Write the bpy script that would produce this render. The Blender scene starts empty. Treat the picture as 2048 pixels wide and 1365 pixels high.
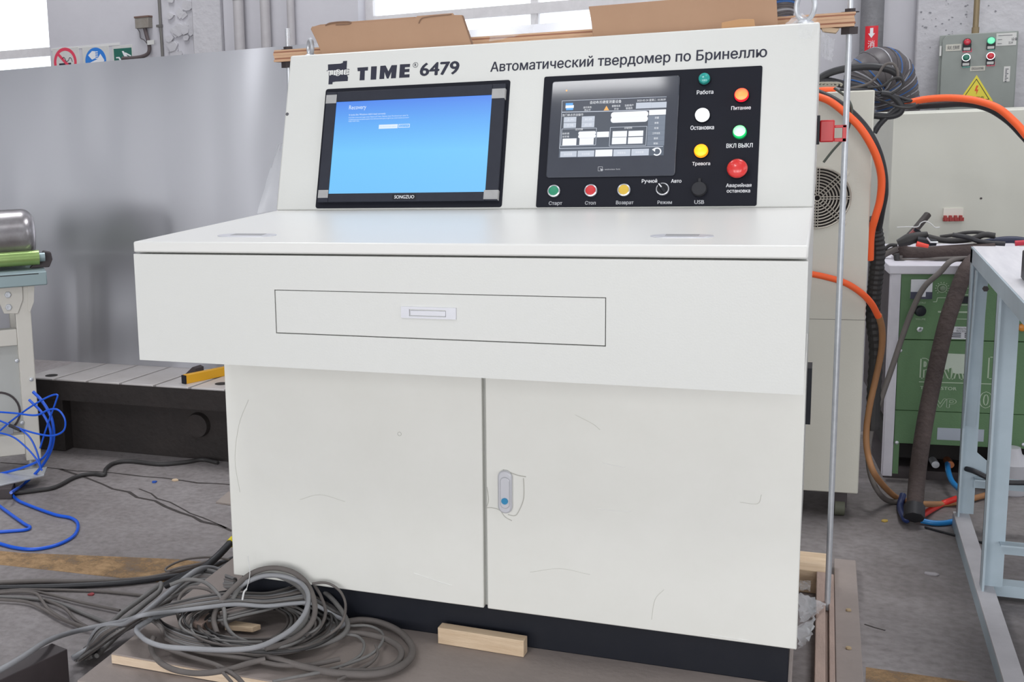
import bpy, bmesh, math, random
from mathutils import Vector, Matrix, Euler
random.seed(7)
ORD = ('first', 'second', 'third', 'fourth', 'fifth', 'sixth', 'seventh', 'eighth', 'ninth', 'tenth', 'eleventh', 'twelfth', 'thirteenth', 'fourteenth')
SC = bpy.context.scene
COL = SC.collection
PI = math.pi

# ------------------------------------------------------------------ camera
CAM_LOC = Vector((1.21697, -2.05078, 1.31314))
CAM_ROT = Euler((1.403999, 0.0418613, 0.4346763), 'XYZ')
FPX, PPX, PPY = 2439.70, 501.63, 641.763            # focal length and principal point, 2048 x 1365
cd = bpy.data.cameras.new('camera'); cam = bpy.data.objects.new('camera', cd); COL.objects.link(cam)
cam.location = CAM_LOC; cam.rotation_euler = CAM_ROT
cd.sensor_width = 36.0; cd.lens = FPX/2048*36
cd.shift_x = (1024-PPX)/2048; cd.shift_y = (PPY-682.5)/2048
cd.clip_start = 0.05; cd.clip_end = 200
SC.camera = cam

# ------------------------------------------------------------------ world, lights, exposure
SC.view_settings.view_transform = 'Standard'; SC.view_settings.look = 'None'
SC.view_settings.gamma = 1.0; SC.view_settings.use_curve_mapping = False
SC.view_settings.exposure = -0.05
wd = bpy.data.worlds.new('overcast_sky'); SC.world = wd; wd.use_nodes = True
bg = wd.node_tree.nodes['Background']
bg.inputs[0].default_value = (0.90, 0.95, 1.0, 1); bg.inputs[1].default_value = 2.6

def area(name, loc, rot, sx, sy, power, col=(1, 0.98, 0.96)):
    l = bpy.data.lights.new(name, 'AREA'); l.shape = 'RECTANGLE'; l.size = sx; l.size_y = sy
    l.energy = power; l.color = col
    o = bpy.data.objects.new(name, l); COL.objects.link(o); o.location = loc; o.rotation_euler = rot
    return o
# area lights added on the blank walls and ceiling for unseen windows, gate, roof lights
for x, z, sx, sz, p in ((-8.0, 1.55, 0.7, 1.5, 26), (-6.1, 1.7, 0.8, 2.4, 5), (-2.0, 1.9, 2.4, 3.6, 172), (1.4, 1.9, 2.6, 3.6, 205), (4.8, 1.9, 2.4, 3.6, 172)):  # first two added to make bright bands on the aluminium sheet
    area('unseen_window_light', (x, -8.92, z), (PI/2, 0, 0), sx, sz, p, (0.99, 0.995, 1.0))
area('unseen_window_light', (-8.92, -6.6, 1.6), (PI/2, 0, -PI/2), 0.9, 2.2, 20, (0.97, 0.985, 1.0))  # added to brighten what the aluminium sheet reflects
for y, p in ((-3.4, 60), (0.2, 60)):
    area('unseen_window_light', (7.92, y, 3.2), (PI/2, 0, PI/2), 2.2, 3.0, p, (0.97, 0.985, 1.0))
for x, y, p in ((-3.0, -2.0, 25), (2.6, -2.0, 25), (-2.6, 3.0, 170), (2.6, 3.0, 170)):
    area('added_roof_light', (x, y, 6.45), (0, 0, 0), 1.6, 2.6, p, (0.985, 0.99, 1.0))  # added lights, rear pair kept strong to brighten the back wall
area('added_roof_light', (-0.6, -5.1, 6.45), (0, 0, 0), 1.1, 1.7, 100, (0.985, 0.99, 1.0))  # added to make the bright reflection on the touch panel

# ------------------------------------------------------------------ pixel <-> place helpers
_RM = CAM_ROT.to_matrix()
def ray(u, v):
    return _RM @ Vector(((u-PPX)/FPX, -(v-PPY)/FPX, -1.0))
def at(u, v, ax, val):
    d = ray(u, v); return CAM_LOC + d*((val-CAM_LOC[ax])/d[ax])
def Z(u, v, z): return at(u, v, 2, z)
def Y(u, v, y): return at(u, v, 1, y)
def D(u, v, depth): return CAM_LOC + ray(u, v)*depth
class Plane:
    """a flat face standing in the hall: origin, in-face axes ex, ey and outward normal n"""
    def __init__(s, o, ex, ey):
        s.o = Vector(o); s.ex = Vector(ex).normalized(); s.ey = Vector(ey).normalized(); s.n = s.ex.cross(s.ey)
    def px(s, u, v, h=0.0):
        d = ray(u, v); o = s.o + s.n*h
        q = CAM_LOC + d*((o-CAM_LOC).dot(s.n)/d.dot(s.n)) - s.o
        return q.dot(s.ex), q.dot(s.ey)
    def pt(s, a, b, h=0.0): return s.o + s.ex*a + s.ey*b + s.n*h

# ------------------------------------------------------------------ materials
def lin(c):
    c = c/255.0
    return c/12.92 if c <= 0.04045 else ((c+0.055)/1.055)**2.4
def rgb(t): return (lin(t[0]), lin(t[1]), lin(t[2]), 1)
_M = {}
def mat(name, c, rough=0.5, metal=0.0, c2=None, nscale=6.0, namt=0.5, bump=0.0, bscale=120.0, stretch=None, trans=0.0, alpha=1.0, spec=0.5, coat=0.0):
    if name in _M: return _M[name]
    m = bpy.data.materials.new(name); m.use_nodes = True; nt = m.node_tree; b = nt.nodes['Principled BSDF']
    b.inputs['Base Color'].default_value = rgb(c); b.inputs['Roughness'].default_value = rough
    b.inputs['Metallic'].default_value = metal; b.inputs['Specular IOR Level'].default_value = spec
    b.inputs['Coat Weight'].default_value = coat; b.inputs['Alpha'].default_value = alpha
    b.inputs['Transmission Weight'].default_value = trans
    tc = nt.nodes.new('ShaderNodeTexCoord'); vec = tc.outputs['Object']
    if stretch:
        mp = nt.nodes.new('ShaderNodeMapping'); mp.inputs['Scale'].default_value = stretch
        nt.links.new(vec, mp.inputs[0]); vec = mp.outputs[0]
    if c2:
        n = nt.nodes.new('ShaderNodeTexNoise'); n.inputs['Scale'].default_value = nscale; n.inputs['Detail'].default_value = 8; n.inputs['Roughness'].default_value = 0.65
        r = nt.nodes.new('ShaderNodeValToRGB'); r.color_ramp.elements[0].position = 0.5-namt*0.5; r.color_ramp.elements[1].position = 0.5+namt*0.5
        r.color_ramp.elements[0].color = rgb(c); r.color_ramp.elements[1].color = rgb(c2)
        nt.links.new(vec, n.inputs['Vector']); nt.links.new(n.outputs[0], r.inputs[0]); nt.links.new(r.outputs[0], b.inputs['Base Color'])
    if bump:
        n2 = nt.nodes.new('ShaderNodeTexNoise'); n2.inputs['Scale'].default_value = bscale; n2.inputs['Detail'].default_value = 6
        bp = nt.nodes.new('ShaderNodeBump'); bp.inputs['Strength'].default_value = bump; bp.inputs['Distance'].default_value = 0.01
        nt.links.new(vec, n2.inputs['Vector']); nt.links.new(n2.outputs[0], bp.inputs['Height']); nt.links.new(bp.outputs[0], b.inputs['Normal'])
    _M[name] = m; return m
def emit(name, c, s=1.0, grad=None):
    if name in _M: return _M[name]
    m = bpy.data.materials.new(name); m.use_nodes = True; nt = m.node_tree; b = nt.nodes['Principled BSDF']
    b.inputs['Base Color'].default_value = (0.02, 0.02, 0.02, 1); b.inputs['Roughness'].default_value = 0.35
    b.inputs['Emission Color'].default_value = rgb(c); b.inputs['Emission Strength'].default_value = s
    if grad:
        tc = nt.nodes.new('ShaderNodeTexCoord'); sp = nt.nodes.new('ShaderNodeSeparateXYZ'); r = nt.nodes.new('ShaderNodeValToRGB')
        nt.links.new(tc.outputs['Generated'], sp.inputs[0]); nt.links.new(sp.outputs[2], r.inputs[0])
        while len(r.color_ramp.elements) < len(grad): r.color_ramp.elements.new(0.5)
        for e, (p, cc) in zip(r.color_ramp.elements, grad): e.position = p; e.color = rgb(cc)
        nt.links.new(r.outputs[0], b.inputs['Emission Color'])
    _M[name] = m; return m
def film_mat(name, c, fac, rough=0.15):
    """thin clear plastic or glass: mostly see-through with a sheen"""
    if name in _M: return _M[name]
    m = bpy.data.materials.new(name); m.use_nodes = True; nt = m.node_tree; nt.nodes.remove(nt.nodes['Principled BSDF'])
    out = nt.nodes['Material Output']
    t = nt.nodes.new('ShaderNodeBsdfTransparent'); p = nt.nodes.new('ShaderNodeBsdfPrincipled'); mx = nt.nodes.new('ShaderNodeMixShader')
    p.inputs['Base Color'].default_value = rgb(c); p.inputs['Roughness'].default_value = rough
    lw = nt.nodes.new('ShaderNodeLayerWeight'); lw.inputs[0].default_value = 0.35
    ma = nt.nodes.new('ShaderNodeMath'); ma.operation = 'MULTIPLY_ADD'; ma.inputs[1].default_value = 0.5; ma.inputs[2].default_value = fac; ma.use_clamp = True
    nt.links.new(lw.outputs['Facing'], ma.inputs[0]); nt.links.new(ma.outputs[0], mx.inputs[0])
    nt.links.new(t.outputs[0], mx.inputs[1]); nt.links.new(p.outputs[0], mx.inputs[2]); nt.links.new(mx.outputs[0], out.inputs[0])
    _M[name] = m; return m

CREAM = mat('cream_powder_coat', (217, 218, 215), 0.38, c2=(214, 215, 211), nscale=3, namt=0.8, bump=0.03, bscale=300)
CREAM_LIFTED = mat('cream_wrapped_door_lightened', (232, 232, 227), 0.33, c2=(226, 226, 220), nscale=5, namt=0.5, bump=0.10, bscale=9)  # wrapped cream doors, colour lightened to offset the shade under the desk
BLACK = mat('black_paint', (22, 25, 34), 0.45, c2=(28, 30, 38), nscale=20, spec=0.3)
PLATE = mat('black_panel_print', (24, 26, 36), 0.5, spec=0.18)
BEZEL = mat('black_plastic_bezel', (42, 44, 54), 0.5, c2=(47, 50, 60), nscale=30, spec=0.25)
GREYBEZ = mat('dark_grey_hmi_bezel', (66, 69, 78), 0.06, c2=(72, 75, 84), nscale=10)
INK = mat('dark_ink', (30, 32, 52), 0.5)
WHITEINK = mat('white_ink', (225, 226, 230), 0.5)
GREYINK = mat('grey_ink', (185, 187, 192), 0.5)
TAPE = mat('grey_tape', (172, 172, 172), 0.6, c2=(160, 160, 160), nscale=60)
SILVER = mat('satin_chrome', (205, 207, 212), 0.22, 1.0)
ZINC = mat('zinc_steel', (214, 217, 222), 0.42, 0.55, c2=(196, 200, 206), nscale=60)
HANDLE = mat('silver_lacquer', (206, 207, 213), 0.35, 0.25)
DARKGAP = mat('shadow_gap_dark', (40, 40, 40), 0.8)
PLY = mat('plywood_face', (158, 147, 142), 0.8, c2=(134, 125, 121), nscale=4, namt=0.6, bump=0.15, bscale=40)
PLYEDGE = mat('plywood_pale_edge', (226, 207, 184), 0.75, c2=(200, 176, 150), nscale=25, stretch=(1, 1, 12))
WOODL = mat('pale_sawn_wood', (222, 200, 172), 0.75, c2=(196, 170, 140), nscale=9, stretch=(1, 8, 8), bump=0.2, bscale=60)
WOODD = mat('dusty_timber', (184, 160, 148), 0.8, c2=(152, 134, 126), nscale=5, namt=0.6, stretch=(6, 1, 6), bump=0.2, bscale=50)
PLYA = mat('veneer_red', (170, 118, 92), 0.7, c2=(150, 100, 78), nscale=20, stretch=(1, 10, 10))
PLYB = mat('veneer_pale', (216, 178, 146), 0.7, c2=(196, 156, 124), nscale=20, stretch=(1, 10, 10))
CARD = mat('cardboard', (176, 142, 116), 0.85, c2=(168, 134, 108), nscale=8, namt=0.6)
CARDE = mat('cardboard_edge', (132, 104, 86), 0.9)
FILM = film_mat('clear_plastic_film', (235, 238, 242), 0.11)
FILM2 = film_mat('cloudy_plastic_film', (230, 232, 236), 0.22, 0.2)
GLASS = film_mat('window_glass', (240, 245, 250), 0.05, 0.05)
GCABLE = mat('grey_cable_sheath', (128, 127, 126), 0.6, c2=(100, 98, 97), nscale=5, namt=0.5)
GCABLE2 = mat('dusty_grey_cable_sheath', (114, 108, 105), 0.75, c2=(90, 85, 83), nscale=7, namt=0.5)
GCABLE3 = mat('light_grey_cable_sheath', (158, 160, 165), 0.5, c2=(130, 130, 133), nscale=4, namt=0.5)
DCABLE = mat('dark_rubber_cable', (58, 56, 56), 0.6, c2=(44, 43, 44), nscale=9)
BCABLE = mat('black_rubber_cable', (38, 38, 42), 0.5, c2=(50, 50, 54), nscale=9)
ORANGE = mat('orange_cable_sheath', (255, 104, 50), 0.5)
TAN = mat('tan_hose_rubber', (176, 128, 84), 0.6, c2=(150, 108, 76), nscale=6)
BROWNHOSE = mat('brown_hose_sleeve', (84, 72, 69), 0.9, c2=(66, 57, 56), nscale=14, bump=0.6, bscale=60)
BLUEHOSE = mat('blue_air_hose', (20, 88, 210), 0.3)
LBLUEHOSE = mat('light_blue_hose', (44, 136, 206), 0.35)
REDHOSE = mat('red_hose', (224, 48, 40), 0.4)
BEIGE = mat('beige_machine_paint', (216, 214, 203), 0.5, c2=(206, 203, 191), nscale=2, namt=0.8, bump=0.04, bscale=200)
BEIGE2 = mat('beige_cabinet_paint', (212, 212, 202), 0.5, c2=(203, 203, 192), nscale=2, namt=0.8)
GREEN = mat('welder_green_paint', (96, 132, 90), 0.5, c2=(84, 118, 82), nscale=6, namt=0.7, bump=0.1, bscale=200)
WPRINT = mat('welder_pale_print', (176, 192, 170), 0.6)
WFRAME = mat('welder_white_frame', (216, 214, 222), 0.5, c2=(200, 198, 208), nscale=12)
BENCHM = mat('bench_blue_grey_paint', (180, 195, 205), 0.42, c2=(166, 182, 192), nscale=8)
BENCHT = mat('bench_white_top', (226, 226, 230), 0.5, c2=(206, 206, 212), nscale=4, stretch=(10, 1, 1))
CONVM = mat('conveyor_cream_paint', (206, 203, 196), 0.45, c2=(198, 195, 187), nscale=5)
CONVB = mat('conveyor_blue_grey_steel', (150, 168, 172), 0.35, 0.35)
ROLLER = mat('green_zinc_roller', (160, 186, 120), 0.3, 0.5, c2=(140, 170, 100), nscale=10)
STEELW = mat('bare_steel_workpiece', (178, 176, 180), 0.28, 0.75, c2=(128, 122, 122), nscale=7, namt=0.45)
IRON = mat('oiled_cast_iron', (48, 41, 39), 0.75, c2=(29, 25, 25), nscale=6, namt=0.6, bump=0.4, bscale=40)
IRONTOP = mat('machined_iron_top', (208, 204, 204), 0.36, 0.1, c2=(172, 166, 163), nscale=4, namt=0.6)
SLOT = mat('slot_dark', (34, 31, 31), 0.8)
DSTEEL = mat('dark_painted_steel', (72, 64, 66), 0.6, c2=(56, 50, 52), nscale=9)
YELLOW = mat('yellow_level_paint', (222, 164, 30), 0.45)
REDPL = mat('red_plastic', (206, 40, 46), 0.35)
GREENPL = mat('green_plastic', (28, 140, 104), 0.35)
YELPL = mat('yellow_plastic', (222, 184, 60), 0.4)
CHROMEPL = mat('chromed_plastic_ring', (214, 215, 220), 0.25, 0.6)
BOXGREY = mat('grey_green_box_paint', (140, 146, 142), 0.5, c2=(132, 138, 134), nscale=5)
PIPE = mat('grey_pipe_paint', (128, 128, 132), 0.6, c2=(108, 108, 112), nscale=8, bump=0.3, bscale=60)
PIPEW = mat('whitewashed_pipe', (190, 188, 190), 0.5, c2=(170, 166, 170), nscale=6)
CONDUIT = mat('galvanised_conduit', (112, 110, 108), 0.5, 0.3)
BRASSC = mat('brown_conduit', (140, 124, 96), 0.5, 0.3)
SIGNW = mat('sign_white', (206, 206, 204), 0.5, c2=(196, 196, 194), nscale=20)
SIGNR = mat('sign_red', (214, 66, 92), 0.5)
SIGNB = mat('sign_blue', (44, 122, 208), 0.5)
SIGNG = mat('sign_green', (34, 100, 88), 0.5)
SIGNY = mat('sign_yellow', (222, 208, 60), 0.5)
STRED = mat('sticker_red', (214, 32, 48), 0.45)
DUCTG = mat('grey_duct_skin', (96, 92, 94), 0.45, c2=(74, 70, 74), nscale=10)
DUCTB = mat('blue_duct_rib', (50, 92, 150), 0.35)
DUCTR = mat('pale_duct_rib', (150, 150, 156), 0.35)
WINFR = mat('window_frame_paint', (222, 220, 222), 0.5, c2=(208, 206, 208), nscale=20)
RUBBER = mat('caster_rubber', (96, 98, 84), 0.6)

# ------------------------------------------------------------------ mesh builder
class MB:
    def __init__(s): s.v = []; s.f = []
    def add(s, vs, fs):
        b = len(s.v); s.v += [Vector(p) for p in vs]; s.f += [[i+b for i in f] for f in fs]; return s
    def hexa(s, p):      # 8 points: bottom loop 0-3, top loop 4-7
        return s.add(p, [(3, 2, 1, 0), (4, 5, 6, 7), (0, 1, 5, 4), (1, 2, 6, 5), (2, 3, 7, 6), (3, 0, 4, 7)])
    def box(s, x0, x1, y0, y1, z0, z1):
        return s.hexa([(x0, y0, z0), (x1, y0, z0), (x1, y1, z0), (x0, y1, z0), (x0, y0, z1), (x1, y0, z1), (x1, y1, z1), (x0, y1, z1)])
    def obox(s, P, a0, a1, b0, b1, h0, h1):   # box on a Plane
        q = [P.pt(a, b, h) for h in (h0, h1) for a, b in ((a0, b0), (a1, b0), (a1, b1), (a0, b1))]
        return s.hexa(q)
    def prism(s, pts0, pts1):   # two matching loops
        n = len(pts0)
        return s.add(list(pts0)+list(pts1), [list(range(n))[::-1], list(range(n, 2*n))]+[(i, (i+1) % n, n+(i+1) % n, n+i) for i in range(n)])
    def poly(s, P, pts, h0, h1):  # extruded outline on a Plane
        return s.prism([P.pt(a, b, h0) for a, b in pts], [P.pt(a, b, h1) for a, b in pts])
    def rev(s, o, ax, prof, n=20, up=None):   # lathe: prof = [(r, t)], axis ax from o
        ax = Vector(ax).normalized(); t = Vector((0, 0, 1)) if abs(ax.z) < 0.9 else Vector((1, 0, 0))
        e1 = ax.cross(t).normalized(); e2 = ax.cross(e1); o = Vector(o); vs = []; fs = []
        for r, h in prof:
            for i in range(n):
                a = 2*PI*i/n; vs.append(o+ax*h+(e1*math.cos(a)+e2*math.sin(a))*max(r, 1e-5))
        for k in range(len(prof)-1):
            for i in range(n):
                j = (i+1) % n; fs.append((k*n+i, k*n+j, (k+1)*n+j, (k+1)*n+i))
        fs.append(list(range(n))[::-1]); m = (len(prof)-1)*n; fs.append(list(range(m, m+n)))
        return s.add(vs, fs)
    def cyl(s, p0, p1, r, n=16):
        p0 = Vector(p0); p1 = Vector(p1); d = (p1-p0); return s.rev(p0, d, [(r, 0), (r, d.length)], n)
    def tube(s, pts, r, n=8, closed=False):
        pts = [Vector(p) for p in pts]; m = len(pts); vs = []; fs = []
        T = []
        for i in range(m):
            a = pts[(i-1) % m] if closed or i > 0 else pts[0]; b = pts[(i+1) % m] if closed or i < m-1 else pts[-1]
            t = (b-a); T.append(t.normalized() if t.length > 1e-9 else Vector((0, 0, 1)))
        N = T[0].orthogonal().normalized()
        for i in range(m):
            N = (N-T[i]*N.dot(T[i]))
            N = N.normalized() if N.length > 1e-6 else T[i].orthogonal().normalized()
            B = T[i].cross(N); rr = r[i] if isinstance(r, (list, tuple)) else r
            for k in range(n):
                a = 2*PI*k/n; vs.append(pts[i]+(N*math.cos(a)+B*math.sin(a))*rr)
        for i in range(m if closed else m-1):
            i2 = (i+1) % m
            for k in range(n):
                k2 = (k+1) % n; fs.append((i*n+k, i*n+k2, i2*n+k2, i2*n+k))
        if not closed: fs.append(list(range(n))[::-1]); fs.append(list(range((m-1)*n, m*n)))
        return s.add(vs, fs)
    def ring(s, P, ca, cb, r0, r1, h0, h1, n=32, a0=0, a1=2*PI):
        full = abs(a1-a0-2*PI) < 1e-6; m = n if full else n+1; vs = []
        for i in range(m):
            a = a0+(a1-a0)*i/n; c, q = math.cos(a), math.sin(a)
            vs += [P.pt(ca+r0*c, cb+r0*q, h0), P.pt(ca+r1*c, cb+r1*q, h0), P.pt(ca+r1*c, cb+r1*q, h1), P.pt(ca+r0*c, cb+r0*q, h1)]
        fs = []
        for i in range(n):
            j = (i+1) % m
            for k in range(4):
                k2 = (k+1) % 4; fs.append((i*4+k, j*4+k, j*4+k2, i*4+k2))
        if not full: fs.append((3, 2, 1, 0)); e = (m-1)*4; fs.append((e, e+1, e+2, e+3))
        return s.add(vs, fs)
    def disc(s, P, ca, cb, r, h0, h1, n=28, dome=0.0):
        o = P.pt(ca, cb, h0); pr = [(r, 0), (r, h1-h0)]
        if dome: pr += [(r*0.92, h1-h0+dome*0.45), (r*0.7, h1-h0+dome*0.8), (r*0.35, h1-h0+dome)]
        return s.rev(o, P.n, pr, n)

def spline(pts, sub=10, closed=False):
    P = [Vector(p) for p in pts]; n = len(P); out = []
    for i in range(n if closed else n-1):
        p0 = P[(i-1) % n] if closed or i > 0 else P[0]*2-P[1]
        p1 = P[i]; p2 = P[(i+1) % n]
        p3 = P[(i+2) % n] if closed or i < n-2 else P[-1]*2-P[-2]
        for k in range(sub):
            t = k/sub; t2 = t*t; t3 = t2*t
            out.append(0.5*((2*p1)+(p2-p0)*t+(2*p0-5*p1+4*p2-p3)*t2+(3*p1-p0-3*p2+p3)*t3))
    if not closed: out.append(P[-1])
    return out

def root_inv(parent):
    m = Matrix(); p = parent
    while p is not None:
        m = p.matrix_basis @ m; p = p.parent
    return m.inverted()
def part(name, mb, m, parent, bevel=0.0, smooth=True, label=None, kind=None, ang=35):
    me = bpy.data.meshes.new(name); inv = root_inv(parent)
    me.from_pydata([tuple(inv @ p) for p in mb.v], [], mb.f); me.update()
    bm = bmesh.new(); bm.from_mesh(me); bmesh.ops.recalc_face_normals(bm, faces=bm.faces); bm.to_mesh(me); bm.free()
    me.materials.append(m)
    if smooth:
        for p in me.polygons: p.use_smooth = True
        me.set_sharp_from_angle(angle=math.radians(ang))
    o = bpy.data.objects.new(name, me); COL.objects.link(o); o.parent = parent
    if bevel:
        b = o.modifiers.new('bevel', 'BEVEL'); b.width = bevel; b.segments = 2; b.limit_method = 'ANGLE'; b.angle_limit = math.radians(40)
    if label: o['label'] = label
    if kind: o['kind'] = kind
    return o
def thing(name, label, cat, loc=(0, 0, 0), rotz=0.0, group=None):
    o = bpy.data.objects.new(name, None); COL.objects.link(o); o.location = loc; o.rotation_euler = (0, 0, rotz)
    o.empty_display_size = 0.05; o['label'] = label; o['category'] = cat
    if group: o['group'] = group
    bpy.context.view_layer.update()
    return o
def solid(name, mb, m, label, cat, group=None, bevel=0.0, kind=None, ang=35):
    lo = [min(p[i] for p in mb.v) for i in range(3)]; hi = [max(p[i] for p in mb.v) for i in range(3)]
    base = Vector(((lo[0]+hi[0])/2, (lo[1]+hi[1])/2, lo[2]))
    q = MB(); q.v = [p-base for p in mb.v]; q.f = mb.f
    o = part(name, q, m, None, bevel, ang=ang); o.location = base
    o['label'] = label; o['category'] = cat
    if group: o['group'] = group
    if kind: o['kind'] = kind
    bpy.context.view_layer.update()
    return o
def struct(name, mb, m, parent=None, bevel=0.0):
    o = part(name, mb, m, parent, bevel)
    if parent is None: o['kind'] = 'structure'
    return o

# lettering: outlines of the built-in font turned into thin raised shapes
_glyph = {}
def glyphs(s, bold=0.0):
    k = (s, bold)
    if k not in _glyph:
        c = bpy.data.curves.new('lettering', 'FONT'); c.body = s; c.extrude = 0.0; c.offset = bold; c.resolution_u = 3
        o = bpy.data.objects.new('lettering', c); COL.objects.link(o)
        dg = bpy.context.evaluated_depsgraph_get(); me = bpy.data.meshes.new_from_object(o.evaluated_get(dg))
        V = [v.co.copy() for v in me.vertices]; F = [list(p.vertices) for p in me.polygons]
        if 'н' in s:      # its crossbar overlaps the stems in the font: refill stems and bar as plain quads
            par = list(range(len(V)))
            def find(i):
                while par[i] != i: i = par[i]
                return i
            for f in F:
                for i in f[1:]: par[find(i)] = find(f[0])
            isl = {}
            for i in range(len(V)): isl.setdefault(find(i), []).append(i)
            for ids in isl.values():
                if len(ids) == 12 and {round(V[i].y, 2) for i in ids} == {0.0, 0.54, 0.24, 0.32}:
                    st = set(ids); F = [f for f in F if f[0] not in st]
                    xs = min(V[i].x for i in ids)
                    for x0, x1, y0, y1 in ((0, 0.088, 0, 0.542), (0.346, 0.434, 0, 0.542), (0.088, 0.346, 0.238, 0.319)):
                        b = len(V); V += [Vector((xs+x0, y0, 0)), Vector((xs+x1, y0, 0)), Vector((xs+x1, y1, 0)), Vector((xs+x0, y1, 0))]; F.append([b, b+1, b+2, b+3])
        _glyph[k] = (V, F)
        bpy.data.objects.remove(o); bpy.data.curves.remove(c); bpy.data.meshes.remove(me)
    return _glyph[k]
CAPH = max(v.y for v in glyphs('H')[0])
def text(mb, P, s, a0, a1, b0, cap, h, bold=0.0, ital=0.0):
    """write s on Plane P from a0 to a1 with baseline b0 and capital height cap"""
    vs, fs = glyphs(s)
    if not vs: return mb
    x0 = min(v.x for v in vs); x1 = max(v.x for v in vs); k = cap/CAPH
    for i, (dx, dy) in enumerate(((0, 0), (1, 0), (-1, 0), (0, 1), (0, -1)) if bold else ((0, 0),)):
        mb.add([P.pt(a0+(v.x-x0)/(x1-x0)*(a1-a0)+dx*bold*cap, b0+v.y*k+dy*bold*cap*0.6, h+i*2e-5) for v in vs], fs)
    return mb
def text_box(mb, P, s, a0, a1, b0, b1, h, bold=0.0):
    vs, fs = glyphs(s)
    if not vs: return mb
    x0 = min(v.x for v in vs); x1 = max(v.x for v in vs); y0 = min(v.y for v in vs); y1 = max(v.y for v in vs)
    mb.add([P.pt(a0+(v.x-x0)/(x1-x0)*(a1-a0), b0+(v.y-y0)/(y1-y0)*(b1-b0), h) for v in vs], fs); return mb

# ================================================================== the hall
WALLP = Plane((1.7, 4.9, 0), (0.9969, -0.0785, 0), (0, 0, 1))
WROT = math.atan2(-0.0785, 0.9969)
plaster = mat('whitewashed_plaster', (205, 204, 210), 0.85, c2=(188, 187, 194), nscale=1.3, namt=0.7, bump=0.12, bscale=18)
plaster2 = mat('pitted_plaster', (200, 199, 203), 0.9, c2=(180, 179, 185), nscale=3, namt=0.7, bump=0.5, bscale=25)
hallw = mat('hall_wall_paint', (196, 197, 200), 0.9, c2=(178, 180, 184), nscale=0.8)
ceilm = mat('hall_ceiling_sheet', (188, 190, 194), 0.9)

def floor_material():
    m = bpy.data.materials.new('worn_concrete'); m.use_nodes = True; nt = m.node_tree; b = nt.nodes['Principled BSDF']
    b.inputs['Roughness'].default_value = 0.62
    tc = nt.nodes.new('ShaderNodeTexCoord')
    n1 = nt.nodes.new('ShaderNodeTexNoise'); n1.inputs['Scale'].default_value = 1.6; n1.inputs['Detail'].default_value = 9; n1.inputs['Roughness'].default_value = 0.7
    n2 = nt.nodes.new('ShaderNodeTexNoise'); n2.inputs['Scale'].default_value = 45; n2.inputs['Detail'].default_value = 8
    r = nt.nodes.new('ShaderNodeValToRGB'); e = r.color_ramp.elements
    e[0].position = 0.3; e[0].color = rgb((113, 106, 105)); e[1].position = 0.72; e[1].color = rgb((156, 151, 152))
    mx = nt.nodes.new('ShaderNodeMix'); mx.data_type = 'RGBA'; mx.blend_type = 'MULTIPLY'; mx.inputs[0].default_value = 0.55
    r2 = nt.nodes.new('ShaderNodeValToRGB'); r2.color_ramp.elements[0].position = 0.25; r2.color_ramp.elements[0].color = (0.45, 0.44, 0.43, 1); r2.color_ramp.elements[1].position = 0.62
    bp = nt.nodes.new('ShaderNodeBump'); bp.inputs['Strength'].default_value = 0.25; bp.inputs['Distance'].default_value = 0.01
    L = nt.links.new
    L(tc.outputs['Object'], n1.inputs['Vector']); L(tc.outputs['Object'], n2.inputs['Vector'])
    L(n1.outputs[0], r.inputs[0]); L(n2.outputs[0], r2.inputs[0]); L(r.outputs[0], mx.inputs[6]); L(r2.outputs[0], mx.inputs[7])
    L(mx.outputs[2], b.inputs['Base Color']); L(n2.outputs[0], bp.inputs['Height']); L(bp.outputs[0], b.inputs['Normal'])
    return m
FLOORM = floor_material()
floor = struct('floor', MB().box(-9.2, 8.2, -9.2, 6.4, -0.2, 0), FLOORM)
struct('ceiling', MB().box(-9.2, 8.2, -9.2, 6.4, 6.5, 6.7), ceilm)
struct('wall_left', MB().box(-9.25, -9.0, -9.2, 6.4, 0, 6.5), hallw)
struct('wall_right', MB().box(8.0, 8.25, -9.2, 6.4, 0, 6.5), hallw)
struct('wall_front', MB().box(-9.2, 8.2, -9.25, -9.0, 0, 6.5), hallw)
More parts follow.
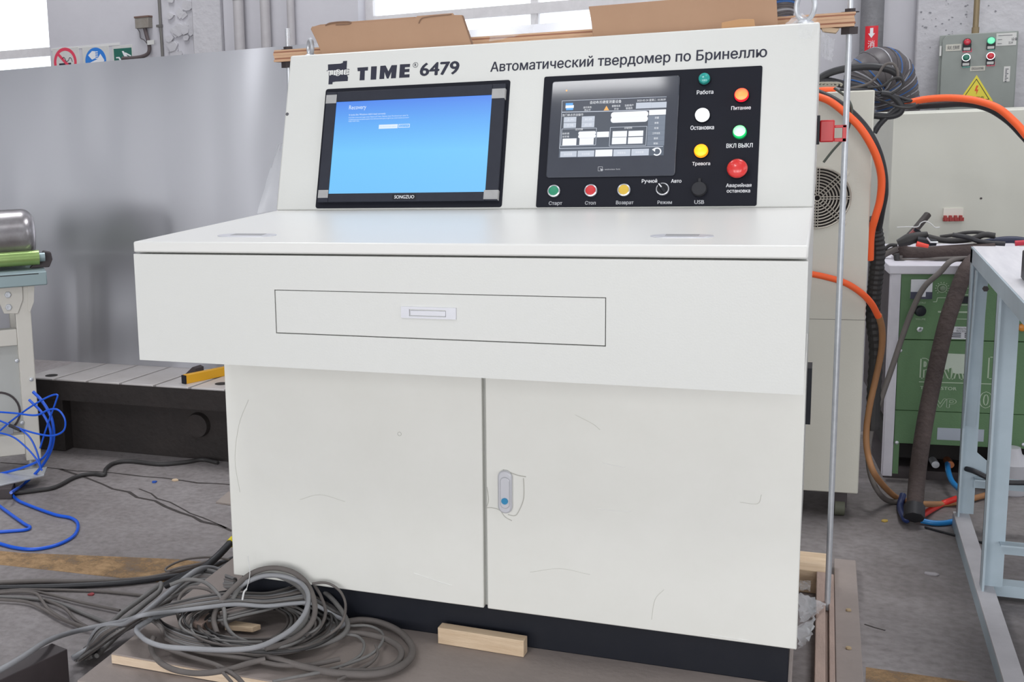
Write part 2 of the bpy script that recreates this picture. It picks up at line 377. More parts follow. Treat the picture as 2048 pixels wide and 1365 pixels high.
# back wall with two window openings
a1R = WALLP.px(97, 60)[0]; a1L = a1R-2.3; a2L = WALLP.px(716, 20)[0]; a2R = WALLP.px(1440, 40)[0]
zb, zt = 1.62, 3.5
wb = MB(); T = -0.28
wb.obox(WALLP, -10.9, a1L, 0, 6.5, T, 0); wb.obox(WALLP, a1R, a2L, 0, 6.5, T, 0); wb.obox(WALLP, a2R, 6.4, 0, 6.5, T, 0)
for l, r in ((a1L, a1R), (a2L, a2R)):
    wb.obox(WALLP, l, r, 0, zb, T, 0); wb.obox(WALLP, l, r, zt, 6.5, T, 0)
wall_back = struct('wall_back', wb, plaster)
def window(name, l, r, vbars, hb):
    fr = MB(); d0, d1 = -0.17, -0.11
    fr.obox(WALLP, l, r, zb, zb+0.05, d0, d1); fr.obox(WALLP, l, r, zt-0.05, zt, d0, d1)
    fr.obox(WALLP, l, l+0.05, zb+0.05, zt-0.05, d0, d1); fr.obox(WALLP, r-0.05, r, zb+0.05, zt-0.05, d0, d1)
    o = struct(name, fr, WINFR); edges = [l+0.05]+vbars+[r-0.05]
    for x in vbars:
        part('mullion', MB().obox(WALLP, x-0.022, x+0.022, zb+0.05, zt-0.05, d0+0.006, d1-0.006), WINFR, o)
    for z in hb:
        part('transom', MB().obox(WALLP, l+0.05, r-0.05, z-0.03, z+0.03, d0+0.01, d1+0.004), WINFR, o)
    zs = [zb+0.05]+hb+[zt-0.05]
    for i in range(len(edges)-1):
        for j in range(len(zs)-1):
            part('pane', MB().obox(WALLP, edges[i]+0.001, edges[i+1]-0.001, zs[j]+0.001, zs[j+1]-0.001, -0.143, -0.139), GLASS, o)
    return o
zw1 = WALLP.px(50, 107, -0.12)[1]; zw2 = WALLP.px(980, 24, -0.12)[1]
window('window_1', a1L, a1R, [a1L+1.1], [zw1, zw1+0.9])
m2 = WALLP.px(1069, 10, -0.12)[0]
window('window_2', a2L, a2R, [m2], [zw2, zw2+0.9])
# pilasters and plaster patches on the back wall
def colm(n, u0, u1, h0, h1, m=plaster2, top=6.5):
    return struct(n, MB().obox(WALLP, WALLP.px(u0, 60)[0], WALLP.px(u1, 60)[0], 0.0, top, h0, h1), m, bevel=0.008)
colm('trim_1', 392, 449, 0, 0.045)
colm('trim_2', 1832, 2110, 0, 0.05)
colm('trim_3', 449, 486, 0, 0.012, plaster)
# broken plaster between conduit and pilaster: many shallow lumps
pl = MB(); rr = random.Random(3)
a0, a1 = WALLP.px(326, 60)[0], WALLP.px(391, 60)[0]
for i in range(46):
    a = rr.uniform(a0+0.02, a1-0.02); b = rr.uniform(1.55, 2.35); s = rr.uniform(0.02, 0.05)
    pts = [(a+math.cos(t*PI/3.5)*s*rr.uniform(0.6, 1.2), b+math.sin(t*PI/3.5)*s*rr.uniform(0.5, 1.0)) for t in range(7)]
    pl.poly(WALLP, pts, -0.01, rr.uniform(0.004, 0.02))
part('plaster_lumps', pl, plaster2, wall_back, kind='stuff')
pk = MB()
for i in range(44):
    u = rr.uniform(1842, 1935) if i < 40 else rr.uniform(1935, 2010); v = rr.uniform(-20, 60) if i >= 40 else rr.uniform(-10, 110)
    a, b = WALLP.px(u, v, 0.05); s = rr.uniform(0.002, 0.008)
    pk.poly(WALLP, [(a+math.cos(t*PI/3)*s*rr.uniform(0.5, 1.3), b+math.sin(t*PI/3)*s*rr.uniform(0.4, 0.9)) for t in range(6)], 0.049, 0.0512)
part('peeled_spots', pk, mat('bare_render', (134, 134, 140), 0.9), wall_back, kind='stuff')

# floor joints and the worn yellow line
def strip(name, pts, w, m, h=0.0008):
    q = MB(); P = [Vector(p) for p in pts]; L = []; R = []
    for i, p in enumerate(P):
        t = (P[min(i+1, len(P)-1)]-P[max(i-1, 0)]).normalized(); n = Vector((-t.y, t.x, 0)); ww = w*random.uniform(0.7, 1.3)
        L.append(Vector((p.x, p.y, 0))+n*ww/2); R.append(Vector((p.x, p.y, 0))-n*ww/2)
    for i in range(len(P)-1):
        q.prism([L[i], L[i+1], R[i+1], R[i]], [p+Vector((0, 0, h)) for p in (L[i], L[i+1], R[i+1], R[i])])
    return part(name, q, m, floor)
JOINT = mat('dirt_filled_joint', (62, 57, 56), 0.9)
def zig(u0, v0, u1, v1, n=14, j=0.012):
    A, B = Z(u0, v0, 0), Z(u1, v1, 0); o = []
    for i in range(n+1):
        o.append(A.lerp(B, i/n)+Vector((random.uniform(-j, j), random.uniform(-j, j), 0)))
    return o
strip('floor_joint', zig(125, 938, 468, 1064), 0.013, JOINT)
strip('floor_joint', zig(0, 926, 468, 972), 0.010, JOINT)
strip('floor_joint', zig(275, 980, 460, 1058, 8), 0.006, JOINT)
strip('floor_joint', zig(1728, 1250, 1772, 1262, 4, 0.002), 0.006, JOINT)
def worn_paint():
    m = bpy.data.materials.new('worn_yellow_line_paint'); m.use_nodes = True; nt = m.node_tree; b = nt.nodes['Principled BSDF']
    b.inputs['Base Color'].default_value = rgb((168, 136, 98)); b.inputs['Roughness'].default_value = 0.7
    tc = nt.nodes.new('ShaderNodeTexCoord'); n = nt.nodes.new('ShaderNodeTexNoise'); n.inputs['Scale'].default_value = 9; n.inputs['Detail'].default_value = 10; n.inputs['Roughness'].default_value = 0.75
    r = nt.nodes.new('ShaderNodeValToRGB'); r.color_ramp.elements[0].position = 0.30; r.color_ramp.elements[1].position = 0.60
    nt.links.new(tc.outputs['Object'], n.inputs['Vector']); nt.links.new(n.outputs[0], r.inputs[0]); nt.links.new(r.outputs[0], b.inputs['Alpha'])
    return m
LINE = worn_paint()
strip('painted_line', [(-2.4, 0.66, 0), (-1.6, 0.78, 0), (-1.0, 0.86, 0), (-0.5, 0.93, 0), (-0.2, 0.95, 0)], 0.15, LINE, 0.0006)
strip('painted_line', [(1.34, 0.85, 0), (1.60, 0.84, 0), (2.2, 0.82, 0)], 0.17, LINE, 0.0006)

# ================================================================== the console
W = 1.2; ZS = 1.08; SLAB = 0.0213; AP = 0.2356; DD = 0.6938; RC = 0.3694; ZLOW = ZS-0.82176; HH = 0.37546; LL = 0.12477
ZB = 0.175            # top of the pallet
BACKY = 1.36
con = thing('control_console', 'large cream steel control console with sloped screen panel and projecting desk, on a pallet', 'control console', (W/2, 0.86, ZB))
# lower cabinet
part('cabinet_body', MB().box(0.004, W-0.004, RC+0.019, BACKY, ZLOW, ZS-AP+0.1), CREAM, con, bevel=0.002)
PB = Plane((0, RC, 0), (1, 0, 0), (0, 0, 1))
gL = PB.px(964.5, 900)[0]; gR = PB.px(971.5, 900)[0]
part('cabinet_door', MB().box(0, gL, RC, RC+0.018, ZLOW, ZS-AP+0.03), CREAM_LIFTED, con, bevel=0.0025, label='plain left door without a handle')
dr = part('cabinet_door', MB().box(gR, W, RC, RC+0.018, ZLOW, ZS-AP+0.03), CREAM_LIFTED, con, bevel=0.0025, label='right door with the oval silver lock')
part('plinth', MB().box(0.012, W-0.014, RC+0.02, BACKY-0.01, ZB, ZLOW), BLACK, con, bevel=0.002)
# oval lock of the right door
(ca, b1) = PB.px(1010, 941, 0.004); (_, b0) = PB.px(1011, 1027, 0.004); hw = (PB.px(1024, 985)[0]-PB.px(996, 985)[0])/2
def stadium(ca, b0, b1, hw, n=10):
    return [(ca+hw*math.cos(t*PI/n), b1-hw+hw*math.sin(t*PI/n)) for t in range(n+1)]+[(ca-hw*math.cos(t*PI/n), b0+hw-hw*math.sin(t*PI/n)) for t in range(n+1)]
lk = part('door_lock', MB().poly(PB, stadium(ca, b0, b1, hw), 0, 0.009), HANDLE, dr, bevel=0.003, label='oval silver swing lock')
part('lock_lever', MB().poly(PB, stadium(ca+0.001, b0+0.012, b1-0.013, hw*0.68), 0.009, 0.0125), HANDLE, dr, bevel=0.002)
k = PB.px(1009.5, 1003, 0.013)
part('lock_button', MB().disc(PB, k[0], k[1], 0.0068, 0.012, 0.0155, 20), mat('blue_lock_button', (52, 140, 186), 0.3), dr, label='blue push button')
# cut edge of the protective film round the lock
fe = MB()
for pts, r in (([(1006, 940), (1022, 946), (1036, 951), (1052, 954)], 0.0012), ([(1047, 957), (1048, 985), (1046, 1003), (1038, 1022), (1030, 1032), (1016, 1030)], 0.0010),
               ([(972, 1016), (984, 1016), (1000, 1021), (1010, 1034), (1024, 1042)], 0.0009), ([(974, 975), (977, 1000), (974, 1013)], 0.0008)):
    fe.tube(spline([PB.pt(*PB.px(u, v), h=0.0006) for u, v in pts], 4), r, 5)
part('film_edge', fe, mat('dull_film_edge', (188, 187, 180), 0.4), dr)
for (u0, v0, u1, v1) in ((1195, 1018, 1262, 1024), (828, 1147, 905, 1172), (1205, 926, 1250, 935), (1420, 1270, 1500, 1282)):
    fs = MB().tube([PB.pt(*PB.px(u0, v0), h=0.0004), PB.pt(*PB.px((u0+u1)/2, (v0+v1)/2+1), h=0.0009), PB.pt(*PB.px(u1, v1), h=0.0004)], 0.0007, 5)
    part('film_crease', fs, mat('shiny_film_crease', (240, 240, 238), 0.1), con)
dm_ = PB.px(799, 868.5); part('door_mark', MB().ring(PB, dm_[0], dm_[1], 0.0036, 0.0046, 0.0, 0.0005, 18), mat('door_mark_grey', (186, 186, 180), 0.5), con)
for pts in ([(497, 800), (478, 850), (470, 920), (480, 985)], [(1328, 1180), (1310, 1200), (1303, 1240)], [(1150, 830), (1185, 848), (1200, 860)], [(1480, 1005), (1515, 1008), (1523, 990)], [(1060, 1145), (1120, 1138), (1180, 1150)], [(600, 1000), (640, 990), (690, 1004)]):
    part('film_wrinkle', MB().tube(spline([PB.pt(*PB.px(u, v), h=0.0002) for u, v in pts], 5), 0.0006, 5), mat('wrinkle_grey', (206, 206, 199), 0.4), con)
# desk apron with the drawer let into it
FP = Plane((0, 0, 0), (1, 0, 0), (0, 0, 1)); zt_, zb_ = ZS-SLAB-0.003, ZS-AP
q0, q1 = FP.px(548.5, 579)[0], FP.px(1212, 650)[0]; w1 = (FP.px(548.5, 579)[1]+FP.px(1212, 596)[1])/2; w0 = (FP.px(549, 667)[1]+FP.px(1212, 694)[1])/2
ap = MB(); g = 0.0014
ap.box(0, W, 0, 0.02, w1, zt_); ap.box(0, W, 0, 0.02, zb_, w0); ap.box(0, q0, 0, 0.02, w0, w1); ap.box(q1, W, 0, 0.02, w0, w1)
part('desk_apron', ap, CREAM, con)
part('desk_case', MB().box(0.001, W-0.001, 0.021, BACKY-0.02, zb_, zt_), CREAM, con, bevel=0.002)
dw = part('drawer', MB().box(q0+g, q1-g, 0.0006, 0.019, w0+g, w1-g), CREAM, con, bevel=0.001)
h0, h1 = FP.px(802.5, 613)[0], FP.px(912.5, 625)[0]; v1 = (FP.px(803, 613)[1]+FP.px(912, 616)[1])/2; v0 = (FP.px(803, 636)[1]+FP.px(912, 639)[1])/2
hp = MB(); i0, i1 = h0+0.015, h1-0.018; j0, j1 = v0+0.0035, v1-0.0045
hp.obox(FP, h0, i0, v0, v1, -0.0006, 0.0024); hp.obox(FP, i1, h1, v0, v1, -0.0006, 0.0024); hp.obox(FP, i0, i1, v0, j0, -0.0006, 0.0024); hp.obox(FP, i0, i1, j1, v1, -0.0006, 0.0024)
hd = part('drawer_handle', hp, HANDLE, dw, label='flush silver pull')
part('handle_flap', MB().obox(FP, i0+0.0012, i1-0.0006, j0+0.001, j1-0.002, -0.0006, 0.0014), HANDLE, dw, bevel=0.0008)
# desk top
dt = part('desk_top', MB().box(0, W, 0, DD+0.06, ZS-SLAB, ZS), mat('cream_gloss_top', (226, 226, 223), 0.36, bump=0.02, bscale=200), con, bevel=0.0035)
TP = Plane((0, 0, ZS), (1, 0, 0), (0, 1, 0))
for (u0, u1, va, vb) in ((425, 541, 474.5, 468.5), (1297, 1426, 476, 470)):
    a0 = TP.px(u0, va)[0]; a1 = TP.px(u1, va)[0]; b0 = TP.px(u0, va)[1]; b1 = TP.px(u0, vb)[1]; rr_ = (b1-b0)/2; cb = (b0+b1)/2
    a0, a1 = (a0+rr_, a1-rr_)
    out = [(a1+rr_*math.sin(t*PI/8), cb-rr_*math.cos(t*PI/8)) for t in range(9)]+[(a0-rr_*math.sin(t*PI/8), cb+rr_*math.cos(t*PI/8)) for t in range(9)]
    part('lid_pull', MB().poly(TP, out, -0.001, 0.0016), HANDLE, dt, bevel=0.0006)
    part('pull_slot', MB().poly(TP, [(a0, cb-rr_*0.2), (a1, cb-rr_*0.2), (a1, cb+rr_*0.75), (a0, cb+rr_*0.75)], 0.0014, 0.0019), mat('pull_recess', (150, 150, 152), 0.5), dt)
# upper housing with the leaning panel
prof = [(DD, ZS), (DD+LL, ZS+HH), (BACKY, ZS+HH), (BACKY, ZS)]
part('upper_housing', MB().prism([(0, y, z) for y, z in prof], [(W, y, z) for y, z in prof]), CREAM, con, bevel=0.004)
SP = Plane((W, 0, 0), (0, 1, 0), (0, 0, 1))
part('side_vent', MB().obox(SP, 0.90, 0.97, Y(1613, 843, 0.93).z, Y(1619, 732, 0.93).z, -0.002, 0.008), BLACK, con, label='black slot on the right side')
PN = Plane((0, DD, ZS), (1, 0, 0), (0, LL, HH))
sc_ = PN.px(574.5, 228.5)
part('hole_plug', MB().disc(PN, sc_[0], sc_[1], 0.0042, -0.001, 0.0008, 16), mat('plug_grey', (92, 92, 96), 0.6), con)
def prect(P, u0, v0, u1, v1, h=0.0):
    a0, b1 = P.px(u0, v0, h); a1, b0 = P.px(u1, v1, h); return a0, a1, b0, b1
def rrect(a0, a1, b0, b1, r, n=5):
    o = []
    for cx, cy, t0 in ((a1-r, b0+r, -PI/2), (a1-r, b1-r, 0), (a0+r, b1-r, PI/2), (a0+r, b0+r, PI)):
        o += [(cx+r*math.cos(t0+PI/2*i/n), cy+r*math.sin(t0+PI/2*i/n)) for i in range(n+1)]
    return o
def lab(mb, P, s, u0, u1, vt, vb, h, bold=0.0):
    a0 = P.px(u0, vb, h)[0]; a1 = P.px(u1, vb, h)[0]; um = (u0+u1)/2; b0 = P.px(um, vb, h)[1]; cap = P.px(um, vt, h)[1]-b0
    return text(mb, P, s, a0, a1, b0, cap, h, bold)
# title and emblem
H0 = 0.0005
def z7(X, Yy): return PN.px(640+X/6.827, 100+Yy/6.827, H0)
def letters(name, mb, m, parent, label=None): return part(name, mb, m, parent, smooth=False, label=label)
tt = MB()
for pts in ([(510, 242), (657, 232), (653, 280), (612, 283), (607, 412), (540, 415), (548, 288), (514, 290)], [(698, 226), (776, 222), (766, 403), (690, 407)],
        [(824, 218), (896, 212), (934, 292), (978, 208), (1052, 205), (1035, 384), (968, 388), (975, 296), (936, 390), (912, 390), (880, 300), (876, 394), (810, 398)],
        [(1092, 197), (1230, 190), (1226, 232), (1160, 236), (1158, 262), (1222, 258), (1218, 300), (1155, 303), (1153, 335), (1223, 331), (1220, 374), (1080, 381)]):
    tt.poly(PN, [z7(*p) for p in pts], 0.0001, H0)
letters('title_lettering', tt, INK, con, 'dark blue heavy capitals TIME')
a0, a1, bb0, bb1 = PN.px(841, 140, H0)[0], PN.px(917.5, 135, H0)[0], PN.px(847, 152.3, H0)[1], PN.px(912, 122, H0)[1]
letters('number_lettering', text(MB(), PN, '6479', a0, a1, bb0+0.0012, bb1-bb0-0.0024, H0, bold=0.05), INK, con, 'dark blue digits 6479')
rc = PN.px(830.9, 130, H0)
tr = MB(); tr.ring(PN, rc[0], rc[1], 0.0056, 0.0066, 0.0002, H0); text(tr, PN, 'R', rc[0]-0.0020, rc[0]+0.0024, rc[1]-0.0031, 0.0062, H0, 0.04)
letters('registered_mark', tr, INK, con)
a0 = PN.px(980.7, 144.2, H0)[0]; a1 = PN.px(1533.4, 114, H0)[0]
bA = PN.px(985, 144.0, H0)[1]; bB = PN.px(1392, 120.7, H0)[1]; cT = PN.px(1392, 101.2, H0)[1]
letters('subtitle_lettering', text(MB(), PN, 'Автоматический твердомер по Бринеллю', a0, a1, (bA+bB)/2, cT-bB, H0, bold=0.024), INK, con, 'dark blue Cyrillic title line')
lg = MB()
for pts in ([(108, 198), (280, 186), (312, 174), (315, 152), (370, 148), (362, 275), (110, 285)], [(122, 340), (362, 330), (382, 372), (378, 424), (215, 432), (172, 440), (170, 468), (115, 470)]):
    lg.poly(PN, [z7(*p) for p in pts], 0.0001, H0)
l0, l1 = z7(100, 310)[0], z7(388, 310)[0]; lb = (z7(115, 352)[1]+z7(375, 335)[1])/2; lt = (z7(115, 285)[1]+z7(375, 264)[1])/2
text(lg, PN, 'TIME', l0-0.0006, l1+0.0006, lb-0.0006, lt-lb+0.0012, H0, bold=0.10)
em = part('emblem', lg, INK, con, smooth=False, label='black emblem with white letters')
lw = MB(); lc = z7(243, 310)
lw.ring(PN, lc[0], lc[1], 0.0068, 0.0084, H0, H0+0.0001, 28)
text(lw, PN, 'TIME', l0+0.0004, l1-0.0004, lb+0.0004, lt-lb-0.0008, H0+0.0003, bold=0.04)
part('emblem_letters', lw, mat('emblem_white', (228, 228, 226), 0.5), em, smooth=False)

# --- built-in monitor
o0, o1, ob0, ob1 = 0.1046, 0.5588, 0.0045, 0.3040
mon = part('monitor', MB().poly(PN, rrect(o0, o1, ob0, ob1, 0.006), -0.004, 0.0022), PLATE, con, bevel=0.0008, label='blue-screen monitor let into the left of the panel')
MH = 0.014
m0 = PN.px(653.5, 186, MH)[0]; m1 = PN.px(1002.5, 290, MH)[0]; mb0 = (PN.px(640, 404.5, MH)[1]+PN.px(996, 401.5, MH)[1])/2; mb1 = PN.px(830, 176, MH)[1]
s0_, s1_ = (PN.px(672, 205, MH)[0]+PN.px(657, 387, MH)[0])/2, (PN.px(985, 188, MH)[0]+PN.px(969, 384, MH)[0])/2
sb0, sb1 = (PN.px(657, 387, MH)[1]+PN.px(969, 384, MH)[1])/2, (PN.px(672, 205, MH)[1]+PN.px(985, 188, MH)[1])/2
m0 = min(m0, s0_-0.022)
bz = MB()
bz.obox(PN, m0, s0_, mb0, mb1, 0.002, MH); bz.obox(PN, s1_, m1, mb0, mb1, 0.002, MH); bz.obox(PN, s0_, s1_, mb0, sb0, 0.002, MH); bz.obox(PN, s0_, s1_, sb1, mb1, 0.002, MH)
part('monitor_bezel', bz, BEZEL, mon, bevel=0.0012)
SCRH = MH-0.0025
SCR = emit('blue_screen_light', (100, 185, 250), 1.0, grad=[(0.0, (112, 196, 252)), (0.45, (112, 200, 253)), (0.75, (92, 172, 248)), (1.0, (72, 134, 238))])
part('monitor_screen', MB().obox(PN, s0_, s1_, sb0, sb1, 0.002, SCRH), SCR, mon, smooth=False, label='glowing blue recovery screen')
st = MB(); hs = SCRH+0.0003
lab(st, PN, 'Recovery', 698, 732, 210.5, 218.5, hs)
lab(st, PN, "It looks like Windows didn't load correctly", 698, 771, 226.8, 230.2, hs)
lab(st, PN, "If you'd like to restart and try again, choose \"Restart my PC\" below. Otherwise, choose \"See advanced repair options\" for", 697.5, 816.5, 231.8, 234.2, hs)
lab(st, PN, 'troubleshooting tools and advanced options. If you don\'t know which option is right for you, contact someone you trust to', 697.5, 817.5, 236.0, 238.4, hs)
lab(st, PN, 'help with this.', 697, 719, 241.5, 243.6, hs)
ra = prect(PN, 758, 249.8, 795, 256.5, hs); st.obox(PN, *ra, hs-0.0002, hs)
rb = prect(PN, 797.5, 248.5, 819, 255, hs)
for (x0, x1, y0, y1) in ((rb[0], rb[1], rb[2], rb[2]+0.0012), (rb[0], rb[1], rb[3]-0.0012, rb[3]), (rb[0], rb[0]+0.0012, rb[2], rb[3]), (rb[1]-0.0012, rb[1], rb[2], rb[3])): st.obox(PN, x0, x1, y0, y1, hs-0.0002, hs)
text(st, PN, 'Restart my PC', rb[0]+0.003, rb[1]-0.003, (rb[2]+rb[3])/2-0.0013, 0.0026, hs)
part('screen_text', st, emit('screen_white', (226, 240, 255), 1.0), mon, smooth=False)
sm = MB(); text(sm, PN, 'See advanced repair options', ra[0]+0.003, ra[1]-0.003, (ra[2]+ra[3])/2-0.0012, 0.0024, hs+0.0002)
part('screen_button_text', sm, emit('screen_pale_blue', (150, 205, 250), 1.0), mon, smooth=False)
lgm = MB(); a_ = prect(PN, 785, 389, 831, 399, MH); lgm.obox(PN, *a_, MH-0.0003, MH+0.0005); part('maker_plate', lgm, mat('maker_plate_black', (22, 23, 28), 0.3), mon)
lgt = MB(); lab(lgt, PN, 'SONGZUO', 788.5, 828, 390.8, 397.2, MH+0.0009, 0.03); part('maker_lettering', lgt, WHITEINK, mon, smooth=False)
for (u0, v0, u1, v1, wrap) in ((653, 190.5, 672.5, 206.5, 0), (984.5, 178, 1010, 196, 1), (968, 380.5, 996.5, 398.5, 1), (637, 380.5, 655.5, 396, 0)):
    t0, t1, tb0, tb1 = prect(PN, u0, v0, u1, v1, MH); tp = MB(); tp.obox(PN, t0, min(t1, m1+0.0005) if wrap else t1, tb0, tb1, MH-0.0002, MH+0.0007)
    if wrap: tp.obox(PN, m1, m1+0.0008, tb0-0.002, tb1, 0.003, MH+0.0007)
    part('corner_tape', tp, TAPE, mon)

# --- control plate
c0, c1, cb0, cb1 = 0.6360, 1.0928, 0.0035, 0.3068; CH = 0.0025
cp = part('control_plate', MB().poly(PN, rrect(c0, c1, cb0, cb1, 0.004), -0.004, CH), PLATE, con, bevel=0.0006, label='black control plate with lamps, buttons and touch screen')
HL = CH+0.0004
for s, u0, u1, vt, vb in (('Работа', 1393.6, 1426.4, 180.8, 188.2), ('Остановка', 1381, 1427.6, 251.5, 259.3), ('Тревога', 1384.4, 1420, 324.3, 330.7),
        ('Питание', 1462.5, 1501.5, 212.5, 219.4), ('ВКЛ ВЫКЛ', 1452.8, 1505, 287.5, 295.4), ('Аварийная', 1452, 1502.6, 367.5, 374.2), ('остановка', 1453.5, 1500, 378.5, 385.2),
        ('Ручной', 1283.5, 1314, 359, 365.8), ('Авто', 1342, 1362.6, 359, 365.6)):
    letters('white_lettering', lab(MB(), PN, s, u0, u1, vt, vb, HL, 0.03), WHITEINK, cp)
for s, u0, u1, vt, vb in (('Старт', 1097.5, 1124, 403.5, 410), ('Стоп', 1170, 1191, 403, 409.5), ('Возврат', 1232, 1266.7, 402.2, 408.8), ('Режим', 1315, 1343.6, 401.8, 408.2), ('USB', 1388.6, 1408, 400.7, 408)):
    letters('grey_lettering', lab(MB(), PN, s, u0, u1, vt, vb, HL, 0.03), GREYINK, cp)
def pushbutton(u, v, m, r=0.0136):
    c = PN.px(u, v, 0.012); b = part('push_button', MB().rev(PN.pt(c[0], c[1], CH), PN.n, [(r*0.92, 0), (r, 0.001), (r, 0.0085), (r*0.8, 0.0095), (r*0.8, 0.006)], 28), CHROMEPL, con)
    part('button_cap', MB().disc(PN, c[0], c[1], r*0.79, 0.006, 0.0125, 24, 0.0006), m, b)
pushbutton(1107, 381.5, GREENPL); pushbutton(1181, 380.5, REDPL); pushbutton(1247.3, 379.5, YELPL)
c = PN.px(1325, 378, 0.01)
sel = part('selector_switch', MB().rev(PN.pt(c[0], c[1], CH), PN.n, [(0.0128, 0), (0.0136, 0.001), (0.0136, 0.008), (0.0114, 0.009), (0.0114, 0.005)], 28), CHROMEPL, con)
part('selector_base', MB().disc(PN, c[0], c[1], 0.0112, 0.005, 0.009, 24), BLACK, sel)
kn = MB(); ang = math.radians(128); ux, uy = math.cos(ang), math.sin(ang)
def kpt(p, q): return (c[0]+ux*p-uy*q, c[1]+uy*p+ux*q)
kn.poly(PN, [kpt(-0.011, -0.0036), kpt(0.012, -0.0036), kpt(0.012, 0.0036), kpt(-0.011, 0.0036)], 0.009, 0.020)
part('selector_knob', kn, BLACK, sel, bevel=0.001)
part('selector_pointer', MB().poly(PN, [kpt(0.002, -0.0012), kpt(0.0119, -0.0012), kpt(0.0119, 0.0012), kpt(0.002, 0.0012)], 0.0198, 0.0205), WHITEINK, sel)
u_ = PN.px(1398, 378, 0.012); usb = MB().rev(PN.pt(u_[0], u_[1], CH), PN.n, [(0.0150, 0), (0.0155, 0.002), (0.0155, 0.011), (0.0140, 0.014), (0.004, 0.0145)], 28)
ub = part('usb_cap', usb, mat('black_rubber_cap', (40, 41, 46), 0.7), con, label='black round USB cover')
part('cap_tab', MB().obox(PN, u_[0]-0.003, u_[0]+0.003, u_[1]+0.013, u_[1]+0.024, CH, 0.010), mat('black_rubber_cap', (40, 41, 46), 0.7), ub, bevel=0.001)
def lamp(u, v, r, m, lit=True, ring=None):
    c = PN.px(u, v, 0.014); b = part('pilot_lamp', MB().rev(PN.pt(c[0], c[1], CH), PN.n, [(r*1.02, 0), (r*1.02, 0.004), (r*0.96, 0.006)], 28), ring or BLACK, con)
    part('lamp_lens', MB().rev(PN.pt(c[0], c[1], CH+0.005), PN.n, [(r*0.94, 0), (r*0.94, 0.008), (r*0.86, 0.0115), (r*0.6, 0.0135), (r*0.2, 0.0142)], 28), m, b)
def glowmat(n, edge, core, s):
    """a lit coloured lens: the lamp's bright core fading to the coloured rim"""
    m = emit(n, core, s); nt = m.node_tree; b = nt.nodes['Principled BSDF']
    b.inputs['Base Color'].default_value = rgb(edge)
    lw = nt.nodes.new('ShaderNodeLayerWeight'); r = nt.nodes.new('ShaderNodeValToRGB'); lw.inputs[0].default_value = 0.5
    r.color_ramp.elements[0].position = 0.05; r.color_ramp.elements[0].color = rgb(core); r.color_ramp.elements[1].position = 0.40; r.color_ramp.elements[1].color = rgb(edge)
    nt.links.new(lw.outputs['Facing'], r.inputs[0]); nt.links.new(r.outputs[0], b.inputs['Emission Color']); return m
lamp(1408.5, 157, 0.0125, mat('teal_unlit_lens', (40, 158, 150), 0.25, coat=0.5))
lamp(1483, 189.5, 0.0150, glowmat('red_lit_lens', (255, 24, 46), (255, 192, 92), 1.0))
lamp(1404.5, 229.5, 0.0155, emit('white_lit_lens', (250, 252, 255), 1.15))
lamp(1402, 301.5, 0.0150, glowmat('amber_lit_lens', (255, 150, 20), (255, 206, 20), 1.0))
lamp(1479, 263, 0.0140, glowmat('green_lit_lens', (20, 190, 100), (244, 255, 246), 1.0), ring=mat('green_lamp_ring', (30, 160, 96), 0.35))
e_ = PN.px(1474, 335, 0.036); es = part('emergency_stop', MB().rev(PN.pt(e_[0], e_[1], CH), PN.n, [(0.0165, 0), (0.0165, 0.012), (0.012, 0.014), (0.012, 0.022)], 28), BLACK, con, label='red mushroom stop button')
part('mushroom_head', MB().rev(PN.pt(e_[0], e_[1], CH+0.020), PN.n, [(0.012, 0), (0.0195, 0.001), (0.0203, 0.005), (0.0195, 0.010), (0.016, 0.014), (0.009, 0.0165), (0.002, 0.017)], 36), mat('red_mushroom', (216, 50, 48), 0.3, coat=0.4), es)

# --- touch screen
HMI = 0.0075
n0, n1 = (PN.px(1103, 163, HMI)[0]+PN.px(1093, 355, HMI)[0])/2, (PN.px(1358, 150, HMI)[0]+PN.px(1352, 352, HMI)[0])/2
nb0, nb1 = (PN.px(1093, 355, HMI)[1]+PN.px(1352, 352, HMI)[1])/2, (PN.px(1103, 163, HMI)[1]+PN.px(1358, 150, HMI)[1])/2
hm = part('touch_panel', MB().poly(PN, rrect(n0, n1, nb0, nb1, 0.007), CH, HMI), GREYBEZ, con, bevel=0.002, label='dark grey touch panel with a lit menu screen')
def h6(X, Yy, h=HMI+0.0006): return PN.px(1080+X/6.5, 160+Yy/6.5, h)
x0 = (h6(285, 270)[0]+h6(245, 1005)[0])/2; x1 = (h6(1648, 215)[0]+h6(1605, 985)[0])/2; y0 = (h6(245, 1005)[1]+h6(1605, 985)[1])/2; y1 = (h6(285, 270)[1]+h6(1648, 215)[1])/2
G1 = emit('menu_screen_dark', (62, 72, 88), 0.9, grad=[(0, (78, 90, 108)), (0.5, (60, 70, 86)), (1, (54, 62, 80))]); GW = emit('menu_screen_white', (246, 249, 255), 1.0); GG = emit('menu_screen_grey', (196, 204, 218), 1.0); GM = emit('menu_screen_mid', (120, 132, 150), 0.9)
part('menu_screen', MB().obox(PN, x0, x1, y0, y1, CH, HMI+0.0004), G1, hm, smooth=False)
def hrect(mb, X0, Y0, X1, Y1, rnd=False):
    a0, b1 = h6(X0, Y0); a1, b0 = h6(X1, Y1)
    if rnd: mb.poly(PN, rrect(a0, a1, b0, b1, (b1-b0)*0.45), HMI+0.0003, HMI+0.0008)
    else: mb.obox(PN, a0, a1, b0, b1, HMI+0.0003, HMI+0.0008)
